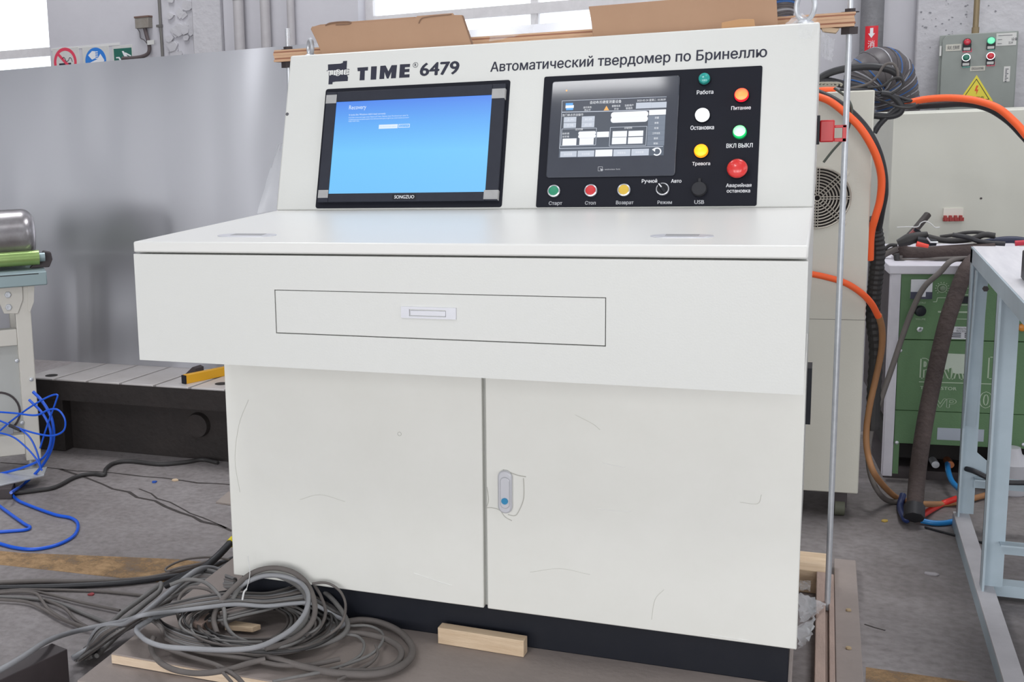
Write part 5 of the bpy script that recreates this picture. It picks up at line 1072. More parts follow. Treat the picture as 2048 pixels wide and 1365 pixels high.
cable('white wire twisted round the torch handle', wy([(1794, 455), (1815, 454), (1835, 454), (1842, 446), (1852, 443), (1862, 448), (1870, 455), (1880, 455)], 2.72), 0.0018, mat('white_nylon', (214, 214, 214), 0.4), 'wire', 'wire')
cable('grey cable in the highest loop on the welding set', wy([(1880, 474), (1910, 470), (1930, 466), (1955, 465), (1975, 469), (1994, 480)], 2.72), 0.006, DCABLE)
cable('thick dark cable crossing the top of the heap', wy([(1855, 474), (1880, 480), (1910, 482), (1945, 478), (1968, 470), (1990, 472)], 2.68), 0.010, DCABLE)
cable('dark cable coming forward from the highest loop', wy([(1905, 470), (1935, 475), (1955, 482), (1980, 486), (2010, 488)], 2.66), 0.008, BCABLE)
cable('dark blue cable running off right behind the bench', wy([(1960, 488), (2000, 481), (2030, 480), (2060, 484)], 2.70), 0.012, mat('dark_blue_cable', (44, 50, 74), 0.5))
cable('short red hose end behind the bench top', wy([(2030, 487), (2060, 485)], 2.62), 0.009, mat('crimson_hose', (190, 36, 60), 0.45), 'hose', 'hose')
cable('thin black cable joining the heap from the left', wy([(1757, 510), (1768, 500), (1780, 491), (1795, 491)], 2.62), 0.006, DCABLE)
cable('brown cable sloping left off the welding set', wy([(1752, 520), (1775, 506), (1795, 497)], 2.62), 0.011, GCABLE2)
# hoses hanging in front of the welding set
cable('thick brown sleeved hose hanging from the bench down to the floor', [Y(1985, 512, 2.52), Y(1950, 520, 2.46), Y(1930, 545, 2.38), Y(1912, 590, 2.34), Y(1895, 640, 2.30), Y(1880, 700, 2.26), Y(1865, 770, 2.22), Y(1851, 840, 2.18), Y(1840, 910, 2.14), Y(1833, 970, 2.10), Z(1829, 1030, 0.035)], 0.0235, BROWNHOSE, 'hose', 'hose', n=12)
cable('black plug on the end of the thick brown hose', [Z(1829, 1012, 0.06), Z(1828, 1036, 0.032)], 0.029, BCABLE, 'hose_plug', 'plug')
cable('slim grey cable swinging across the front of the welding set', [Y(1945, 517, 2.50), Y(1905, 521, 2.40), Y(1880, 545, 2.38), Y(1848, 575, 2.37), Y(1825, 620, 2.36), Y(1806, 670, 2.34), Y(1786, 730, 2.30), Y(1765, 790, 2.26), Y(1745, 850, 2.22), Y(1737, 900, 2.18), Y(1740, 945, 2.14), Y(1755, 982, 2.10), Z(1778, 1003, 0.012), Z(1815, 1003, 0.012)], 0.0085, GCABLE2)
cable('tan hose curving down from the orange cable and along the floor', [Y(1757, 630, 2.02), Y(1764, 660, 2.05), Y(1763, 700, 2.08), Y(1752, 755, 2.10), Y(1740, 810, 2.10), Y(1733, 860, 2.10), Y(1735, 905, 2.08), Y(1750, 950, 2.05), Z(1785, 990, 0.03), Z(1812, 1003, 0.012), Z(1840, 1008, 0.06), Z(1880, 1009, 0.012), Z(1920, 1004, 0.012), Z(1975, 990, 0.012)], 0.0095, TAN, 'hose', 'hose')
cable('red hose on the floor beside the black plug', [Z(1842, 1033, 0.02), Z(1862, 1020, 0.012), Z(1885, 1008, 0.011), Z(1915, 997, 0.03)], 0.0095, REDHOSE, 'hose', 'hose')
cable('light blue hose bending over the floor to the bench leg', [Z(1842, 1042, 0.012), Z(1870, 1047, 0.009), Z(1900, 1045, 0.009), Z(1922, 1036, 0.009), Z(1930, 1020, 0.02)], 0.0085, LBLUEHOSE, 'hose', 'hose')
cable('light blue hose hanging from the copper stud of the welding set', [WE.pt(*WE.px(1895, 928, -0.045), h=-0.045), Y(1897, 945, 2.42), Y(1905, 965, 2.34), Y(1922, 982, 2.26)], 0.0085, LBLUEHOSE, 'hose', 'hose')
cable('dark blue hose stub standing behind the thick brown hose', [Y(1806, 990, 2.2), Y(1800, 1015, 2.15), Z(1808, 1036, 0.02), Z(1815, 1042, 0.012)], 0.010, mat('navy_hose', (38, 54, 104), 0.4), 'hose', 'hose')
cable('thin black wire on the floor running under the bench', [Z(1850, 1055, 0.004), Z(1875, 1062, 0.004), Z(1905, 1070, 0.004), Z(1945, 1081, 0.004), Z(1990, 1092, 0.004)], 0.0035, BCABLE, 'wire', 'wire')
# dark corrugated hose in the gap beside the fan cabinet
P_ = spline([Y(1744, 436, 2.06), Y(1751, 462, 2.07), Y(1756, 500, 2.08), Y(1753, 545, 2.09), Y(1748, 590, 2.10), Y(1746, 640, 2.11), Y(1752, 700, 2.12), Y(1748, 780, 2.12), Y(1745, 860, 2.12)], 9)
solid('corrugated_hose', MB().tube(P_, [0.019+0.0025*(i % 2) for i in range(len(P_))], 12), DCABLE, 'dark corrugated hose hanging in the gap beside the fan cabinet', 'hose', ang=20)

# orange and black power cables
cable('orange cable arching down over the fan cabinet', [Y(1632, 192, 1.93), Y(1660, 203, 1.92), Y(1690, 226, 1.91), Y(1718, 253, 1.91), Y(1740, 286, 1.92), Y(1755, 320, 1.94), Y(1763, 358, 1.97), Y(1760, 400, 1.99), Y(1750, 437, 2.00), Y(1742, 470, 2.02), Y(1740, 520, 2.04)], 0.0105, ORANGE)
cable('black cable running beside the orange one over the fan cabinet', [Y(1632, 183, 1.95), Y(1665, 198, 1.94), Y(1700, 222, 1.93), Y(1732, 256, 1.93), Y(1754, 295, 1.94), Y(1767, 340, 1.97), Y(1770, 385, 2.0), Y(1764, 420, 2.02), Y(1757, 460, 2.05)], 0.0095, BCABLE)
cable('short orange cable along the top edge of the fan cabinet', [Y(1632, 182, 2.05), Y(1650, 180, 2.05), Y(1670, 180, 2.06)], 0.009, ORANGE)
cable('orange cable sagging low across the fan cabinet', [Y(1615, 547, 1.93), Y(1650, 554, 1.94), Y(1690, 566, 1.95), Y(1722, 586, 1.96), Y(1743, 608, 1.98), Y(1757, 634, 2.01)], 0.0095, ORANGE)
cable('orange cable arching in front of the grey control box', [Y(1800, 214, 3.0), Y(1815, 207, 2.98), Y(1850, 199, 2.95), Y(1900, 196, 2.92), Y(1950, 201, 2.90), Y(1995, 216, 2.88), Y(2028, 243, 2.86), Y(2050, 268, 2.84), Y(2072, 300, 2.82), Y(2096, 380, 2.80), Y(2105, 520, 2.80), Vector((Y(2105, 520, 2.80).x, 2.78, 0.25)), Vector((Y(2105, 520, 2.80).x+0.05, 2.7, 0.014))], 0.0125, ORANGE)
cable('black cable arching below the orange one at the grey control box', [Y(1795, 210, 3.02), Y(1830, 212, 3.0), Y(1870, 210, 2.97), Y(1930, 207, 2.94), Y(1975, 216, 2.92), Y(2012, 238, 2.90), Y(2040, 265, 2.88), Y(2066, 300, 2.86), Y(2088, 380, 2.84), Y(2097, 520, 2.84), Vector((Y(2097, 520, 2.84).x, 2.84, 0.25)), Vector((Y(2097, 520, 2.84).x+0.05, 2.80, 0.014))], 0.0125, BCABLE)
tp = [Y(u, v, 2.4) for u, v in ((1632, 166), (1645, 153), (1668, 143), (1700, 136), (1740, 133), (1775, 138), (1794, 148), (1800, 162))]
cable('black cable in the high loop above the fan cabinet', tp, 0.012, BCABLE)
cable('black cable returning low into the heap above the fan cabinet', [Y(u, v, 2.4) for u, v in ((1632, 162), (1660, 163), (1690, 170), (1715, 176), (1745, 178))], 0.0125, BCABLE)
cable('black cable in the tight bend right of the fan cabinet top', [Y(u, v, 2.5) for u, v in ((1745, 231), (1775, 233), (1796, 228), (1803, 216), (1796, 202), (1780, 190), (1762, 187))], 0.011, BCABLE)
cable('black cable climbing steeply behind the fan cabinet edge', [Y(u, v, 2.5) for u, v in ((1748, 266), (1758, 250), (1776, 232), (1800, 216), (1832, 211))], 0.0095, BCABLE)
cable('thin grey wire in the tall narrow loop above the fan cabinet', [Y(u, v, 2.38) for u, v in ((1700, 177), (1735, 168), (1755, 152), (1765, 135), (1776, 127), (1788, 129), (1795, 142), (1796, 153))], 0.0042, GCABLE2, 'wire', 'wire')
cable('thin grey wire in the wide loop above the fan cabinet', [Y(u, v, 2.36) for u, v in ((1735, 176), (1765, 172), (1785, 158), (1800, 156), (1807, 166), (1800, 178), (1782, 188))], 0.0042, DCABLE, 'wire', 'wire')
cable('thin dark wire sagging off the right of the fan cabinet', [Y(u, v, 2.2 if u < 1740 else 2.4) for u, v in ((1690, 181), (1738, 188), (1757, 200), (1775, 206), (1795, 214), (1820, 216), (1838, 209))], 0.0042, DCABLE, 'wire', 'wire')
cable('dark wire joining the orange and black cables', [Y(u, v, 2.25 if u < 1740 else 2.5) for u, v in ((1680, 180), (1730, 181), (1760, 186), (1790, 192), (1812, 199), (1822, 202), (1800, 205))], 0.005, BCABLE, 'wire', 'wire')
cable('thin dark wire hanging loose in front of the fan cabinet', [Y(u, v, 1.92) for u, v in ((1668, 176), (1692, 194), (1703, 214), (1702, 235), (1696, 258), (1686, 278), (1665, 302), (1647, 325))], 0.0035, mat('dark_green_wire', (78, 84, 76), 0.5), 'wire', 'wire')
cable('pale coil of wire on top of the fan cabinet', [Y(1640+10*math.cos(t*0.9)+t*1.2, 169+3.5*math.sin(t*0.9), 2.2) for t in range(30)], 0.003, mat('pale_wire', (156, 152, 140), 0.5), 'wire', 'wire', sub=3)

# flexible ducts
def duct(name, label, axis, radii, step=0.030):
    t = thing(name, label, 'duct', axis[0]); L = spline(axis, 40); R_ = []
    for i in range(len(L)):
        f = i/(len(L)-1)*(len(radii)-1); k_ = min(int(f), len(radii)-2); R_.append(radii[k_]+(radii[k_+1]-radii[k_])*(f-k_))
    part('duct_skin', MB().tube(L, R_, 24), DUCTG, t, ang=80)
    acc = 0.0; n_ = 0
    for i in range(1, len(L)-1):
        acc += (L[i]-L[i-1]).length
        if acc >= step:
            acc = 0.0; T_ = (L[i+1]-L[i-1]).normalized(); N_ = T_.orthogonal().normalized(); B_ = T_.cross(N_); n_ += 1
            part('duct_rib', MB().tube([L[i]+T_*0.014*math.sin(q_*2*PI/28)+(N_*math.cos(q_*2*PI/28)+B_*math.sin(q_*2*PI/28))*R_[i]*1.005 for q_ in range(28)], 0.0034, 5, True), (DUCTB, DUCTG, DUCTR, DUCTG)[n_ % 4], t)
    return t
duct('flexible_duct', 'bent grey and blue ribbed duct arching above the fan cabinet', [Y(1712, 262, 4.05), Y(1714, 205, 4.05), Y(1728, 162, 4.08), Y(1750, 142, 4.1), Y(1774, 150, 4.15), Y(1790, 188, 4.2), Y(1800, 235, 4.22), Y(1806, 300, 4.25), Y(1806, 480, 4.25), Y(1806, 480, 4.25)*1.0-Vector((0, 0, Y(1806, 480, 4.25).z-0.01))], [0.05, 0.062, 0.085, 0.10, 0.105, 0.095, 0.08, 0.07, 0.07, 0.07], 0.015)
duct('flexible_duct', 'blue ribbed duct end behind the tall cardboard sheet', [Y(1586, -60, 1.30), Y(1579, -30, 1.30), Y(1570, 0, 1.30), Y(1560, 30, 1.30), Vector((Y(1557, 60, 1.30).x, 1.30, ZS+HH+0.002))], [0.030, 0.030, 0.029, 0.028, 0.028], 0.010)

# ================================================================== steel bench at the right edge
bn = thing('steel_bench', 'pale blue-grey angle steel bench with a white top, at the right edge', 'bench', (1.9, 1.5, 0))
XB = 1.612; XE = 2.35; YF = 2.03; YN = 0.55; ZT = 0.85
part('bench_top', MB().box(XB+0.004, XE, YN, YF-0.002, ZT-0.004, ZT+0.001), BENCHT, bn)
part('top_angle', MB().box(XB, XB+0.005, YN, YF, ZT-0.045, ZT), BENCHM, bn, bevel=0.001); part('top_angle', MB().box(XB, XE, YF-0.005, YF, ZT-0.045, ZT), BENCHM, bn, bevel=0.001)
part('top_flange', MB().box(XB+0.005, XB+0.04, YN, YF-0.005, ZT-0.009, ZT-0.0045), BENCHM, bn)
def angle(name, p0, p1, w, t, d0, d1):
    """angle iron from p0 to p1 with flanges along d0 and d1"""
    p0, p1, d0, d1 = Vector(p0), Vector(p1), Vector(d0), Vector(d1); q = MB()
    for a_, b_ in ((d0*w, d1*t), (d0*t, d1*w)):
        q.hexa([p0, p0+a_, p0+a_+b_, p0+b_, p1, p1+a_, p1+a_+b_, p1+b_])
    return q
zr0 = 0.045
def leg(name, y, x=XB, w=0.045):
    return part(name, angle(name, (x, y, zr0 if x < 2 else 0.0), (x, y, ZT-0.005), w, 0.005, (1, 0, 0), (0, -1, 0)), BENCHM, bn)
yn2 = Z(1985, 1172, zr0).y
leg('leg', YF-0.006); leg('leg', yn2, XB+0.003, 0.05)
leg('leg', YF-0.006, XE-0.05); leg('leg', YN+0.06, XE-0.05); leg('leg', YN+0.06)
bp0 = Y(1992, 585, 1.90); bp1 = Y(1945, 855, 1.995)
part('brace', angle('brace', (XB+0.001, bp0.y, ZT-0.05), (XB+0.001, YF-0.02, bp1.z), 0.034, 0.004, (0, -1, 0), (1, 0, 0)), BENCHM, bn)
part('floor_rail', MB().box(XB-0.008, XB+0.034, YN, YF, zr0-0.006, zr0), mat('worn_rail_paint', (204, 202, 206), 0.5, c2=(182, 180, 184), nscale=8), bn, bevel=0.001)
part('floor_rail_web', MB().box(XB-0.008, XB-0.003, YN, YF, 0.0, zr0-0.006), BENCHM, bn)
for z_, y_ in ((Y(2010, 966, YF-0.01).z, YF-0.01), (Y(2010, 1092, yn2).z, yn2)):
    part('cross_rail', MB().box(XB+0.04, XE, y_-0.004, y_, z_-0.022, z_+0.012), BENCHM, bn); part('cross_rail_flange', MB().box(XB+0.04, XE, y_-0.035, y_-0.004, z_+0.008, z_+0.012), BENCHM, bn)
part('cross_rail', MB().box(XB+0.03, XE, Z(2020, 1160, zr0).y-0.05, Z(2020, 1160, zr0).y, zr0-0.03, zr0), BENCHM, bn)
gz = 0.13
part('gusset', MB().prism([(XB+0.04, YF-0.004, gz), (XB+0.14, YF-0.004, gz), (XB+0.14, YF-0.004, gz+0.02), (XB+0.04, YF-0.004, gz+0.11)], [(XB+0.04, YF-0.009, gz), (XB+0.14, YF-0.009, gz), (XB+0.14, YF-0.009, gz+0.02), (XB+0.04, YF-0.009, gz+0.11)]), BENCHM, bn)
for (u, v) in ((1966, 583), (1995, 578)):
    c = Y(u, v, YF-0.05 if u < 1980 else 1.8); part('bolt', MB().rev((XB+0.018, c.y, c.z), (0, -1, 0), [(0.008, 0), (0.008, 0.008)], 6), DSTEEL, bn)
pc_ = Z(2041, 558, ZT); hc_ = Y(2041, 500, pc_.y).z
solid('black_case', MB().box(pc_.x, pc_.x+0.2, pc_.y-0.15, pc_.y, ZT+0.002, hc_), BLACK, 'black box standing on the white bench top, cut by the right edge', 'box', bevel=0.003)
cable('black cable lying on the far cross rail of the bench', [Y(1932, 938, 2.02), Y(1950, 944, 2.0), Y(1975, 956, 1.99), Y(2000, 964, 1.985), Y(2030, 966, 1.985), Y(2060, 966, 1.985)], 0.008, BCABLE)
q = Z(1955, 1000, 0); solid('plastic_bottle', MB().rev((q.x+0.10, q.y+0.12, 0), (0, 0, 1), [(0.055, 0), (0.06, 0.01), (0.06, 0.10), (0.03, 0.13), (0.025, 0.15)], 20), mat('white_bottle', (190, 190, 196), 0.4), 'whitish container on the floor behind the bench leg', 'container')

# ================================================================== things on the back wall
def walltube(name, label, cat, u, v0, v1, r, m, h, top=None, bot=None):
    a = WALLP.px(u, (v0+v1)/2, h)[0]; z0 = WALLP.px(u, v1, h)[1] if bot is None else bot; z1 = WALLP.px(u, v0, h)[1] if top is None else top
    t = thing(name, label, cat, WALLP.pt(a, z0, h))
    part('pipe', MB().cyl(WALLP.pt(a, z0, h), WALLP.pt(a, z1, h), r, 20), m, t)
    for z_ in (2.05, 2.9):
        part('clip', MB().cyl(WALLP.pt(a, z_-0.012, h), WALLP.pt(a, z_+0.012, h), r*1.08, 16), m, t); part('clip_foot', MB().obox(WALLP, a-r*0.4, a+r*0.4, z_-0.008, z_+0.008, 0.0, h), m, t)
    return t
walltube('wall_pipe', 'whitewashed pipe nearest the pilaster on the back wall', 'pipe', 478, 0, 95, 0.034, PIPEW, 0.046, 6.4, 0.3)
walltube('wall_pipe', 'grey-white pipe in the middle of the three wall pipes', 'pipe', 531, 0, 90, 0.032, PIPEW, 0.036, 6.4, 0.3)
walltube('wall_pipe', 'slim pale pipe nearest the centre window, behind the rod', 'pipe', 582, 0, 85, 0.024, PIPEW, 0.028, 6.4, 0.3)
fp = walltube('fire_pipe', 'thick grey fire main with a red arrow sticker, right of the console', 'pipe', 1741, 0, 230, 0.052, PIPE, 0.075, 6.4, 0.0)
a_, z_ = WALLP.px(1741.5, 70, 0.127); hgt = WALLP.px(1741, 52, 0.127)[1]-WALLP.px(1741, 91, 0.127)[1]
FPI = WALLP.pt(WALLP.px(1741, 115, 0.075)[0], 0, 0.075)
def curved(a0, a1, z0, z1, r, n=8):
    q = MB(); vs = []
    for i in range(n+1):
        t_ = a0+(a1-a0)*i/n; d = WALLP.n*math.cos(t_)+WALLP.ex*math.sin(t_)
        vs += [FPI+d*r+Vector((0, 0, z0)), FPI+d*r+Vector((0, 0, z1))]
    return q.add(vs, [(2*i, 2*i+2, 2*i+3, 2*i+1) for i in range(n)])
zs0 = WALLP.px(1741, 92, 0.127)[1]; zs1_ = WALLP.px(1741, 52, 0.127)[1]
stk = part('fire_sticker', curved(-0.5, 0.62, zs0-0.03, zs1_, 0.0532), STRED, fp, label='red sticker with a white arrow')
SPL = Plane(FPI+WALLP.n*0.0545, WALLP.ex, (0, 0, 1)); ar = MB()
cz = zs1_-0.022; ar.poly(SPL, [(-0.004, cz+0.012), (0.010, cz+0.012), (0.010, cz-0.014), (0.018, cz-0.014), (0.003, cz-0.036), (-0.012, cz-0.014), (-0.004, cz-0.014)], 0.0, 0.0008)
part('arrow', ar, WHITEINK, fp); letters('sticker_lettering', text_box(MB(), SPL, '消', -0.012, 0.018, zs0-0.008, zs0+0.026, 0.0008), WHITEINK, fp)

# grey control box with lamps and labels
HB = 0.22; EB = Plane(WALLP.pt(0, 0, HB), WALLP.ex, (0, 0, 1))
eb = thing('wall_control_box', 'grey-green electrical control box with lamps and a warning triangle, on the back wall', 'electrical box', EB.pt(EB.px(1955, 150)[0], 0.9, 0))
ea0 = EB.px(1882, 140)[0]; ea1 = EB.px(2031, 140)[0]; ez1 = EB.px(1960, 66)[1]; ez0 = ez1-0.62
part('box_body', MB().obox(EB, ea0-0.012, ea1+0.004, ez0, ez1, -HB+0.052, -0.018), BOXGREY, eb, bevel=0.003)
part('box_door', MB().poly(EB, [(ea0, ez0), (ea1, ez0), (ea1, ez1), (ea0+0.018, ez1), (ea0, ez1-0.022)], -0.018, 0.0), BOXGREY, eb, bevel=0.003)
part('hinge', MB().obox(EB, ea0-0.010, ea0-0.002, EB.px(1882, 112)[1], EB.px(1882, 92)[1], -0.016, 0.004), SIGNW, eb)
def eblab(name, u0, v0, u1, v1, m, s=None, m2=INK, parent=None):
    r_ = prect(EB, u0, v0, u1, v1, 0.001); o = part(name, MB().obox(EB, *r_, 0.0, 0.0015), m, eb)
    if s: letters('label_lettering', text_box(MB(), EB, s, r_[0]+(r_[1]-r_[0])*0.1, r_[1]-(r_[1]-r_[0])*0.1, r_[2]+(r_[3]-r_[2])*0.2, r_[3]-(r_[3]-r_[2])*0.2, 0.0022), m2, o)
    return o
for (u, v, mm, rim, lab_, lc, w_) in ((1934.5, 84, mat('dim_red_lens', (190, 44, 62), 0.3), DSTEEL, '主电源', mat('label_pink_red', (206, 62, 92), 0.5), 9), (1982.5, 81, emit('green_lit_box_lens', (130, 255, 200), 1.0), mat('teal_ring', (30, 130, 110), 0.4), '运行', mat('label_teal', (70, 160, 146), 0.5), 7),
        (1932.5, 115, mat('dim_green_cap', (36, 112, 92), 0.35), CHROMEPL, '启动', mat('label_teal', (70, 160, 146), 0.5), 7.5), (1981.5, 112, mat('red_cap', (196, 40, 56), 0.35), CHROMEPL, '停止', mat('label_pink_red', (206, 62, 92), 0.5), 8)):
    c = EB.px(u, v, 0.02); b_ = part('indicator', MB().disc(EB, c[0], c[1], 0.0175, 0.0, 0.014, 22), rim, eb)
    part('indicator_lens', MB().disc(EB, c[0], c[1], 0.0145, 0.012, 0.020, 22, 0.004), mm, b_)
    nb = MB(); nb.obox(EB, c[0]-0.0175, c[0]+0.0175, c[1]-0.040, c[1]-0.008, 0.0, 0.006); part('name_holder', nb, BLACK, b_)
    part('name_tag', MB().obox(EB, c[0]-0.0135, c[0]+0.0135, c[1]-0.037, c[1]-0.025, 0.006, 0.0068), SIGNW, b_)
    eblab('coloured_label', u-w_, v+14 if rim is DSTEEL else v+12.5, u+w_, v+20, lc, lab_, WHITEINK)
eblab('paper_label', 1892, 89.5, 1922, 101, mat('paper_cream', (196, 194, 184), 0.6), '风机 控制柜', INK)
pl3 = eblab('paper_label', 1993, 67, 2032, 90, SIGNW)
r_ = prect(EB, 1993, 67, 2032, 90, 0.0022)
lp2 = MB()
for k_, (f0, f1) in enumerate(((0.1, 0.8), (0.08, 0.3), (0.08, 0.3))): lp2.obox(EB, r_[0]+(r_[1]-r_[0])*f0, r_[0]+(r_[1]-r_[0])*f1, r_[3]-0.012-0.018*k_, r_[3]-0.010-0.018*k_, 0.0015, 0.002)
text(lp2, EB, '设备', r_[0]+0.06, r_[0]+0.085, r_[2]+0.022, 0.010, 0.002); text(lp2, EB, '2022-1047', r_[0]+0.05, r_[1]-0.012, r_[2]+0.007, 0.010, 0.002)
part('label_print', lp2, INK, pl3, kind='stuff')
eblab('paper_label', 1940.5, 133, 1970, 141, mat('paper_cream', (196, 194, 184), 0.6), '配电及自动控制箱', INK)
p4 = eblab('paper_label', 2008, 133, 2019, 163, SIGNW); r_ = prect(EB, 2008, 133, 2019, 163, 0.0022)
lp3 = MB()
for k_ in range(9): lp3.obox(EB, r_[0]+0.006, r_[1]-0.006-(0.006 if k_ % 3 else 0), r_[3]-0.014-0.007*k_, r_[3]-0.011-0.007*k_, 0.0015, 0.002)
part('label_print', lp3, INK, p4, kind='stuff')
tri = [EB.px(*p) for p in ((1953.5, 150), (1989, 213), (1918, 218))]; cg_ = (sum(p[0] for p in tri)/3, sum(p[1] for p in tri)/3)
ty0 = min(p[1] for p in tri[1:]); tw2 = (tri[1][0]-tri[2][0])/2; tcx = tri[0][0]; tt_ = tri[0][1]; ty0 = tt_-tw2*1.732
tr_ = part('warning_triangle', MB().poly(EB, [(tcx-tw2, ty0), (tcx+tw2, ty0), (tcx, tt_)], 0.0, 0.0015), SIGNY, eb, label='yellow electric shock triangle')
tl = MB(); cyt = ty0+tw2*0.577
def tp3(s_): return [(tcx-tw2*s_, cyt-tw2*0.577*s_), (tcx+tw2*s_, cyt-tw2*0.577*s_), (tcx, cyt+tw2*1.155*s_)]
o_, i_ = tp3(0.80), tp3(0.73)
for k_ in range(3): tl.poly(EB, [o_[k_], o_[(k_+1) % 3], i_[(k_+1) % 3], i_[k_]], 0.0015, 0.002)
part('triangle_border', tl, mat('sign_brown_black', (60, 52, 20), 0.5), tr_)
bl_ = [EB.px(*p, 0.0022) for p in ((1953, 171), (1957, 171), (1953.5, 179), (1957, 179), (1952, 190), (1953, 182), (1949, 182))]
part('lightning_bolt', MB().poly(EB, bl_, 0.0015, 0.0022), mat('bolt_red', (216, 80, 30), 0.5), tr_)
rw0 = prect(EB, 1937, 193, 1968, 199.5, 0.002); letters('triangle_lettering', text_box(MB(), EB, '当心触电', rw0[0], rw0[1], rw0[2], rw0[3], 0.0022), mat('sign_brown_black', (60, 52, 20), 0.5), tr_)
a_ = WALLP.px(1952.5, 30, 0.15)[0]; z_ = ez1
t = thing('conduit', 'brownish conduit rising from the grey control box', 'conduit', WALLP.pt(a_, z_, 0.15))
part('conduit_tube', MB().cyl(WALLP.pt(a_, z_+0.012, 0.15), WALLP.pt(a_, 6.4, 0.15), 0.0125, 14), BRASSC, t)
part('gland', MB().cyl(WALLP.pt(a_, z_, 0.15), WALLP.pt(a_, z_+0.03, 0.15), 0.016, 10), BRASSC, t)

# junction box, conduit and signs at the left
jb = WALLP.px(283, 44, 0.05); ja0, ja1, jz0, jz1 = prect(WALLP, 269, 33, 297, 55, 0.05)
t = thing('junction_box', 'small rusty grey junction box on the back wall above the signs', 'electrical box', WALLP.pt(jb[0], jz0, 0))
part('box_body', MB().obox(WALLP, ja0, ja1, jz0, jz1-0.008, 0.0, 0.05), mat('rusty_box_grey', (146, 142, 136), 0.7, c2=(128, 120, 112), nscale=20), t, bevel=0.003)
part('box_lid', MB().obox(WALLP, ja0-0.004, ja1+0.004, jz1-0.012, jz1, -0.0, 0.054), mat('rust_brown', (110, 88, 80), 0.8), t, bevel=0.002)
wl_ = lambda l, h: [WALLP.pt(*WALLP.px(u, v, h), h=h) for u, v in l]
cable('short dark conduit bending left below the junction box', wl_([(289, 54), (293, 70), (297, 85), (299, 97), (296, 107), (285, 113), (268, 116), (245, 117)], 0.03), [0.016]*22+[0.015]*100 if False else 0.013, mat('dark_rusty_conduit', (86, 76, 78), 0.7), 'conduit', 'conduit')
cable('thin loose wires dangling from the junction box', wl_([(272, 54), (279, 64), (281, 76), (288, 80), (296, 90)], 0.02), 0.0022, DSTEEL, 'wire', 'wire')
r_ = prect(WALLP, 294, 81, 308, 89, 0.045); solid('cable_tag', MB().obox(WALLP, *r_, 0.040, 0.046), SIGNW, 'small white tag on the dark conduit beside the green sign', 'tag', bevel=0.001)
c0_ = WALLP.px(318, 0, 0.012); c1_ = WALLP.px(325, 112, 0.012)
t = thing('thin_conduit', 'thin dark vertical conduit left of the broken plaster', 'conduit', WALLP.pt(c1_[0], 0.5, 0))
part('conduit_tube', MB().tube([WALLP.pt(c1_[0], 0.5, 0.012), WALLP.pt(c1_[0], c1_[1], 0.012), WALLP.pt((c0_[0]+c1_[0])/2, (c0_[1]+c1_[1])/2, 0.012), WALLP.pt(c0_[0], c0_[1], 0.012), WALLP.pt(c0_[0]-0.02, 6.3, 0.012)], 0.010, 10), CONDUIT, t)
part('saddle_clip', MB().obox(WALLP, WALLP.px(321, 50)[0]-0.02, WALLP.px(321, 50)[0]+0.02, WALLP.px(321, 52)[1]-0.008, WALLP.px(321, 52)[1]+0.008, 0.0, 0.024), CONDUIT, t)
def sign(label, u0, u1, vt0, vt1, h=0.004):
    a0 = WALLP.px(u0, vt0, h)[0]; a1 = WALLP.px(u1, vt1, h)[0]; z1 = (WALLP.px(u0, vt0, h)[1]+WALLP.px(u1, vt1, h)[1])/2; z0 = z1-(a1-a0)*1.28
    t = thing('safety_sign', label, 'sign', WALLP.pt((a0+a1)/2, z0, 0)); part('sign_board', MB().obox(WALLP, a0, a1, z0, z1, 0.0, h), SIGNW, t, bevel=0.001)
    return t, a0, a1, z0, z1
SG = WALLP; hs_ = 0.0046
t, a0, a1, z0, z1 = sign('white no smoking sign with a red ring, left of the three wall signs', 104, 157, 97.5, 94)
cc_ = WALLP.px(130.5, 124.5, hs_); R_ = abs(WALLP.px(153.5, 124.5, hs_)[0]-cc_[0])
part('red_ring', MB().ring(SG, cc_[0], cc_[1], R_*0.78, R_, 0.004, hs_, 40), SIGNR, t)
part('red_bar', MB().poly(SG, [(cc_[0]-R_*0.62, cc_[1]+R_*0.48), (cc_[0]-R_*0.48, cc_[1]+R_*0.62), (cc_[0]+R_*0.62, cc_[1]-R_*0.48), (cc_[0]+R_*0.48, cc_[1]-R_*0.62)], 0.004, hs_+0.0004), SIGNR, t)
part('cigarette', MB().obox(SG, cc_[0]-R_*0.55, cc_[0]+R_*0.5, cc_[1]-R_*0.22, cc_[1]-R_*0.06, 0.004, hs_), INK, t)
part('smoke_curl', MB().tube(spline([SG.pt(cc_[0]+R_*x, cc_[1]+R_*y_, hs_) for x, y_ in ((0.62, 0.0), (0.55, 0.22), (0.40, 0.28), (0.28, 0.1), (0.1, 0.05), (0.0, 0.25), (-0.12, 0.34), (-0.25, 0.24))], 5), 0.0022, 5), INK, t)
t, a0, a1, z0, z1 = sign('white sign with a blue mandatory disc, in the middle of the three wall signs', 164, 217, 95, 91)
cc_ = WALLP.px(191.5, 121.5, hs_); R_ = abs(WALLP.px(212.5, 121.5, hs_)[0]-cc_[0])
part('blue_disc', MB().disc(SG, cc_[0], cc_[1], R_, 0.004, hs_, 40), SIGNB, t)
fg = MB(); fg.poly(SG, [(cc_[0]+R_*x, cc_[1]+R_*y_) for x, y_ in ((-0.7, 0.45), (-0.3, 0.75), (0.0, 0.72), (0.0, 0.2), (-0.35, 0.1))], hs_, hs_+0.0005)
fg.poly(SG, [(cc_[0]+R_*x, cc_[1]+R_*y_) for x, y_ in ((0.15, 0.1), (0.48, 0.5), (0.82, 0.0), (0.5, -0.6), (-0.4, -0.6), (-0.5, -0.1))], hs_, hs_+0.0005); part('white_figure', fg, WHITEINK, t, kind='stuff')
fg2 = MB()
